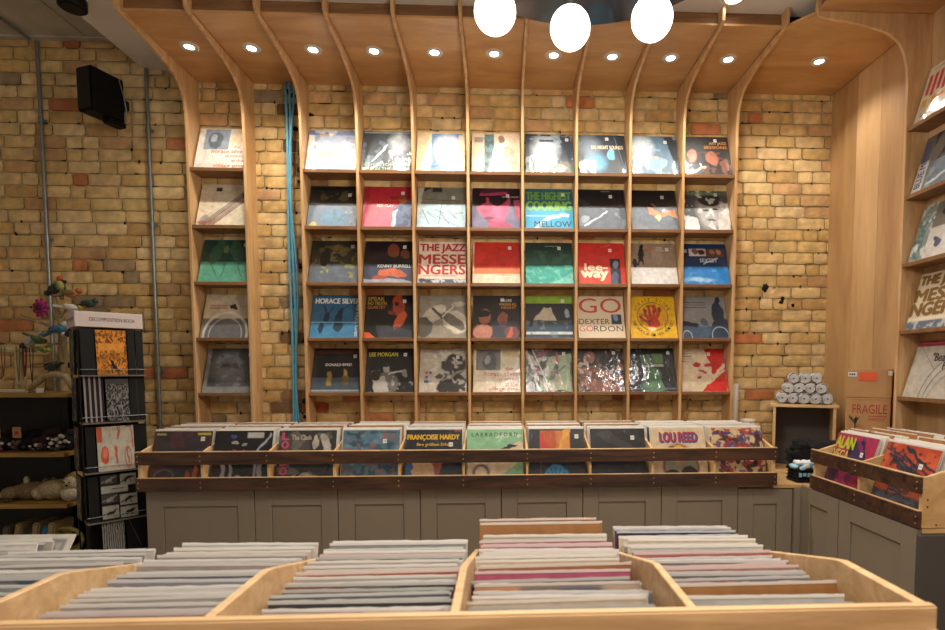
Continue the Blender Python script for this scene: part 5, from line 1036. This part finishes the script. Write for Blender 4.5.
for (a, b, c, d) in ((.02, .0, .46, .2), (.54, .0, .98, .26), (.02, .42, .46, .62), (.5, .46, .98, .70), (.02, .68, .46, .96), (.5, .74, .98, .98)):
    bgc = '#a09c8e' if (a, b) not in ((.02, 0), (.02, .42)) else '#3f3d3a'; fgc = '#1b1a18' if bgc == '#a09c8e' else '#8d8a7e'
    cx, cy = (a+c)/2, (b+d)/2; liz += [('r', a, b, c, d, bgc), ('e', cx, cy, .13, .035, fgc, -15), ('l', cx-.14, cy+.03, cx-.2, cy+.06, .012, fgc), ('l', cx+.1, cy-.04, cx+.18, cy-.05, .012, fgc), ('l', cx-.04, cy, cx-.08, cy+.07, .01, fgc), ('l', cx+.04, cy, cx+.08, cy+.07, .01, fgc)]
liz += [('r', .02, .24, .74, .40, '#a8a498'), ('text_lines', .3, .31, .7, 1, .03, .012, '#4a4844')]
notebook('black notebook printed with pale panels of lizard silhouettes in the fourth pocket', .06, .228, .520, .25, liz, '#0f0f0f', seed=440)
notebook('black notebook left of the lizard one in the fourth pocket', .008, .054, .520, .25, [], '#0f0e0e', y=-.028, seed=441)
notebook('black notebook right of the lizard one in the fourth pocket', .234, .282, .520, .25, [], '#0f0e0e', y=-.028, seed=442)
notebook('grey ribbed notebook in the lowest pocket of the display', .06, .16, .30, .215, [('l', .08+.1*k, 0, .08+.1*k, 1, .018, '#2b2a28') for k in range(10)], '#8a8680', seed=450)
notebook('black notebook beside the ribbed one in the lowest pocket', .17, .28, .30, .22, [('l', .1, .05, .6, .8, .012, '#4a4a4c')], '#101010', seed=451)
for k, (z, c) in enumerate(((1.325, '#4a5c50'), (1.067, '#3a3848'), (.795, '#5a4038'), (.520, '#7c7450'))):
    notebook(f'{["green grey","dark violet","brown mottled","yellowish"][k]} patterned notebook in the side pocket of the display, {ordn[k]} from the top', .06, .20, z, .24, [('nc', 7, .5, '#22242a', .7), ('nc', 9, .6, '#a8a498', .5)], c, y=-.008, seed=460+k, side=True, lean=1)

# ================================================================== corner: stand with rolled shirts, boxes
CX0, CX1, CY0, CY1, CZ = 1.800, 2.170, 3.34, 3.60, 1.127
turned = []
SP, SA = Vector((1.985, 3.47, 0)), R(-27)
st = thing('side_stand', 'small open plywood stand on the corner counter carrying rolled shirts', 'stand', (1.985, 3.47, CT)); turned.append(st)
MB().mat('binply').box(CX0-.01, CX1+.01, CY0, CY1, CZ-.02, CZ, bev=.002).build('top_board', st)
MB().mat('binply').box(CX0+.005, CX0+.022, CY0+.004, CY1-.004, CT+.001, CZ-.0205, bev=.0015).build('side_board', st)
MB().mat('binply').box(CX1-.022, CX1-.005, CY0+.004, CY1-.004, CT+.001, CZ-.0205, bev=.0015).build('side_board', st)
MB().mat('slate').box(CX0+.023, CX1-.023, CY1-.02, CY1-.01, CT+.001, CZ-.0205).build('back_board', st)  # dark slate carries the shade of the stand's interior
rows = [(5, 0), (4, 1), (3, 2)]; rr = .0375; k = 0
for n, lv in rows:
    for i in range(n):
        x = CX0+.02+rr+(CX1-CX0-.04-2*rr)*(i+.5*lv)/4; z = CZ+rr+lv*rr*1.72
        r_ = rr*r5.uniform(.94, .99)
        t = thing('rolled_shirt', f'white and grey rolled t-shirt, {ordn[i]} from the left in the {["bottom","middle","top"][lv]} layer of the pile', 'shirt', (x, 3.44, z), 'rolled shirts piled on the corner stand'); turned.append(t)
        mb = MB().mat('attr').color('#a9a7a8'); nn = 18
        vs = []; cs = []
        for (yy, s_) in ((3.345, .93), (3.35, 1.0), (3.45, 1.0), (3.55, 1.0)):
            for a in range(nn):
                q = 2*math.pi*a/nn; kk = 1+.05*math.sin(3*q+k)
                vs.append((x+r_*s_*kk*math.cos(q), yy, z+r_*s_*kk*math.sin(q))); cs.append(lin('#b9b7b6') if a % 5 else lin('#7f7f86'))
        mb.add(vs, [(j*nn+(a+1) % nn, j*nn+a, (j+1)*nn+a, (j+1)*nn+(a+1) % nn) for j in range(3) for a in range(nn)]+[tuple(range(nn)), tuple(3*nn+a for a in range(nn))[::-1]], False, cs); mb.build('roll', t)
        mb = MB().mat('attr'); sp_ = []
        for a in range(40):
            q = a*.5+k; f = r_*(.86-.74*a/40); sp_.append((x+f*math.cos(q), 3.343, z+f*math.sin(q)))
        mb.color('#d2d0cd').tube(sp_, .0042, 5); mb.build('fold_spiral', t)
        mb = MB().mat('attr').color('#3a3a40'); nn2 = 16
        mb.add([(x+r_*.88*math.cos(2*math.pi*a/nn2), 3.3442, z+r_*.88*math.sin(2*math.pi*a/nn2)) for a in range(nn2)], [tuple(range(nn2))]); mb.build('end_fold', t)
        k += 1
for o in turned:
    d = o.location-SP; d.z = 0; q = Matrix.Rotation(SA, 3, 'Z')@d; o.location = (SP.x+q.x, SP.y+q.y, o.location.z); o.rotation_euler = (0, 0, SA)
mb = MB().mat('blackcloth')  # black cloth spread wide, also standing in for the stand's dark interior
mb.ell((1.84, 3.17, CT+.13), (.11, .06, .085), jit=.4, seed=3, jf=2.2, u=22, v=14); mb.ell((1.99, 3.17, CT+.13), (.19, .06, .085), jit=.4, seed=5, jf=2.2, u=22, v=14); mb.ell((1.79, 3.16, CT+.19), (.05, .045, .04), jit=.5, seed=8, u=16, v=10, jf=2)
mb.ell((1.95, 3.2, CT+.07), (.2, .06, .075), jit=.2, seed=11)
tag(mb.build('black_hoodie'), 'black cloth heaped in the dark under the rolled shirts stand', 'clothing')
t = thing('folded_shirt', 'black folded t-shirt with pale blue print on the counter beside the long bin', 'shirt', (1.77, 3.05, CT))
mb = MB().mat('blackcloth')
for k in range(4): mb.box(1.685+.003*k, 1.855-.003*k, 2.99, 3.12, CT+.002+.02*k, CT+.021+.02*k, bev=.008, seg=2)
mb.build('shirt_body', t)
mb = MB().mat('attr')
for k in range(6):
    mb.color(['#a8cfe0', '#e2e4e4', '#7fb4cf'][k % 3]); z = CT+.088+.008*(k % 2)
    mb.ell((1.72+.025*k, 2.992, CT+.085+.012*(k % 3)), (.020, .006, .012), jit=.3, seed=k, u=10, v=6)
for k in range(7): mb.color('#dfe2e2' if k % 2 else '#9ccbe0').ell((1.70+.022*k, 3.05, CT+.088+.022*(k % 2)), (.022, .04, .014), jit=.3, seed=k+20, u=12, v=7)
for k in range(5): mb.color('#7db2d0').box(1.695+.025*k, 1.714+.025*k, 2.984, 2.988, CT+.035+.004*(k % 2), CT+.058, bev=.003)
mb.build('shirt_print', t)
# white paper roll and a cup behind the long bin
t = thing('candle', 'white pillar candle standing at the foot of the rightmost rib', 'candle', (1.578, 3.63, CT))
MB().mat('wax').lathe([(.0001, 0), (.038, 0), (.038, .545), (.034, .553), (.0001, .550)], (1.590, 3.655, CT+.001), 24).build('wax', t)
t = thing('paper_cup', 'short white lidded tub beside the white candle behind the long bin', 'tub', (1.66, 3.62, CT))
MB().mat('sticker').lathe([(.0001, 0), (.042, 0), (.046, .30), (.0001, .30)], (1.685, 3.62, CT+.001), 24).build('tub_body', t)
MB().mat('cream').lathe([(.05, .295), (.05, .312), (.0001, .314)], (1.685, 3.62, CT+.001), 24).build('lid', t)
# cardboard boxes against the right wall
BP, BR = (2.042, 3.118), (0, 0, R(-33.5))
def face_text(txt, x0, x1, z0, z1, parent, m='inkred', bold=.04):
    tv, tf = textmesh(txt, bold); MB().mat(m).add([(x0+a*(x1-x0), -.0012, z0+bb*(z1-z0)) for a, bb in tv], tf).build('stamp', parent)
b = thing('cardboard_box', 'brown cardboard box stamped in red, lower of the two by the right wall', 'box', (*BP, CT), absolute=False, rot=BR)
MB().mat('card').box(0, .222, 0, .07, .001, .483, bev=.002).build('box_body', b)
face_text('FRAGILE', .035, .205, .392, .445, b)
face_text('HANDLE', .115, .195, .350, .368, b)
MB().mat('inkred').box(.115, .205, -.0013, -.0002, .376, .380).build('stamp_line', b)
MB().mat('card').box(.004, .224, -.0016, -.0002, .474, .478).build('flap_seam', b)
b = thing('cardboard_box', 'brown cardboard box with an orange label, upper of the two by the right wall', 'box', (*BP, 1.184), absolute=False, rot=BR)
MB().mat('card').box(.001, .224, .001, .07, .001, .168, bev=.002).build('box_body', b)
MB().mat('orange').box(.062, .150, -.0014, .0004, .100, .150).build('orange_label', b)
MB().mat('sticker').box(.008, .052, -.0014, .0004, .124, .150).build('white_label', b)
MB().mat('sticker').box(.205, .224, -.0014, .0004, .130, .156).build('white_label', b)
for k in range(3): MB().mat('black').box(.013+.011*k, .021+.011*k, -.002, -.0016, .132, .142).build('label_print', b)
t = thing('dried_tuft', 'small dark tuft of dried twigs in front of the stamped box', 'plant', (2.06, 3.05, 1.035))
mb = MB().mat('attr')
rt = random.Random(4)
for k in range(46):
    a, e = rt.uniform(-1.3, 1.3), rt.uniform(-.4, 1.0); L = rt.uniform(.03, .065)
    mb.color(rt.choice(['#3a3426', '#55492f', '#2c281f', '#6a5a38'])).tube([(2.06, 3.055, 1.035), (2.06-.01, 3.055+L*math.sin(a)*.9, 1.045+L*(.5+.4*math.cos(a)*e))], [.003, .0008], 4)
mb.tube([(2.06, 3.055, CT+.002), (2.06, 3.055, 1.045)], .004, 5)
mb.build('twigs', t)

# ================================================================== light, world, camera
def plight(loc, e, r=.07, col=(1, .93, .82)):
    l = bpy.data.lights.new('globe_lamp', 'POINT'); l.energy = e; l.shadow_soft_size = r; l.color = col
    o = bpy.data.objects.new('globe_lamp', l); COL.objects.link(o); o.location = loc
plight((.27, 1.75, 2.52), 60, .25)
w = bpy.data.worlds.new('World'); SC.world = w; w.use_nodes = True
w.node_tree.nodes['Background'].inputs[0].default_value = (1, .93, .85, 1); w.node_tree.nodes['Background'].inputs[1].default_value = .5

cam = bpy.data.cameras.new('camera'); co = bpy.data.objects.new('camera', cam); COL.objects.link(co)
F = 540.0; yaw, pit, rol = .0424, -.0588, -.0013
cam.sensor_fit = 'HORIZONTAL'; cam.sensor_width = 36; cam.lens = F*36/945
cam.shift_x = -52.1/945; cam.shift_y = 86.6/945
cam.clip_start = .05
cy_, sy = math.cos(yaw), math.sin(yaw); cp, sp_ = math.cos(pit), math.sin(pit); cr, sr = math.cos(rol), math.sin(rol)
R1 = Matrix(((cy_, -sy, 0), (sy, cy_, 0), (0, 0, 1))); R2 = Matrix(((1, 0, 0), (0, cp, sp_), (0, -sp_, cp))); R3 = Matrix(((cr, 0, sr), (0, 1, 0), (-sr, 0, cr)))
Q = R3@R2@R1     # rows: right, forward, up in world coordinates
rt_, fw, up_ = Q[0], Q[1], Q[2]
Rm = Matrix((rt_, up_, -fw)).transposed()
co.matrix_world = Matrix.Translation((0, 0, 1.35)) @ Rm.to_4x4()
cam.dof.use_dof = True; cam.dof.focus_distance = 3.3; cam.dof.aperture_fstop = 4.5
SC.camera = co
SC.view_settings.view_transform = 'Standard'
SC.view_settings.look = 'None'
SC.view_settings.exposure = 0

for o in SC.objects:
    if o.get('label') and not 4 <= len(o['label'].split()) <= 16: print('LABEL', len(o['label'].split()), o.name, o['label'])
    if '_abs' in o: del o['_abs']
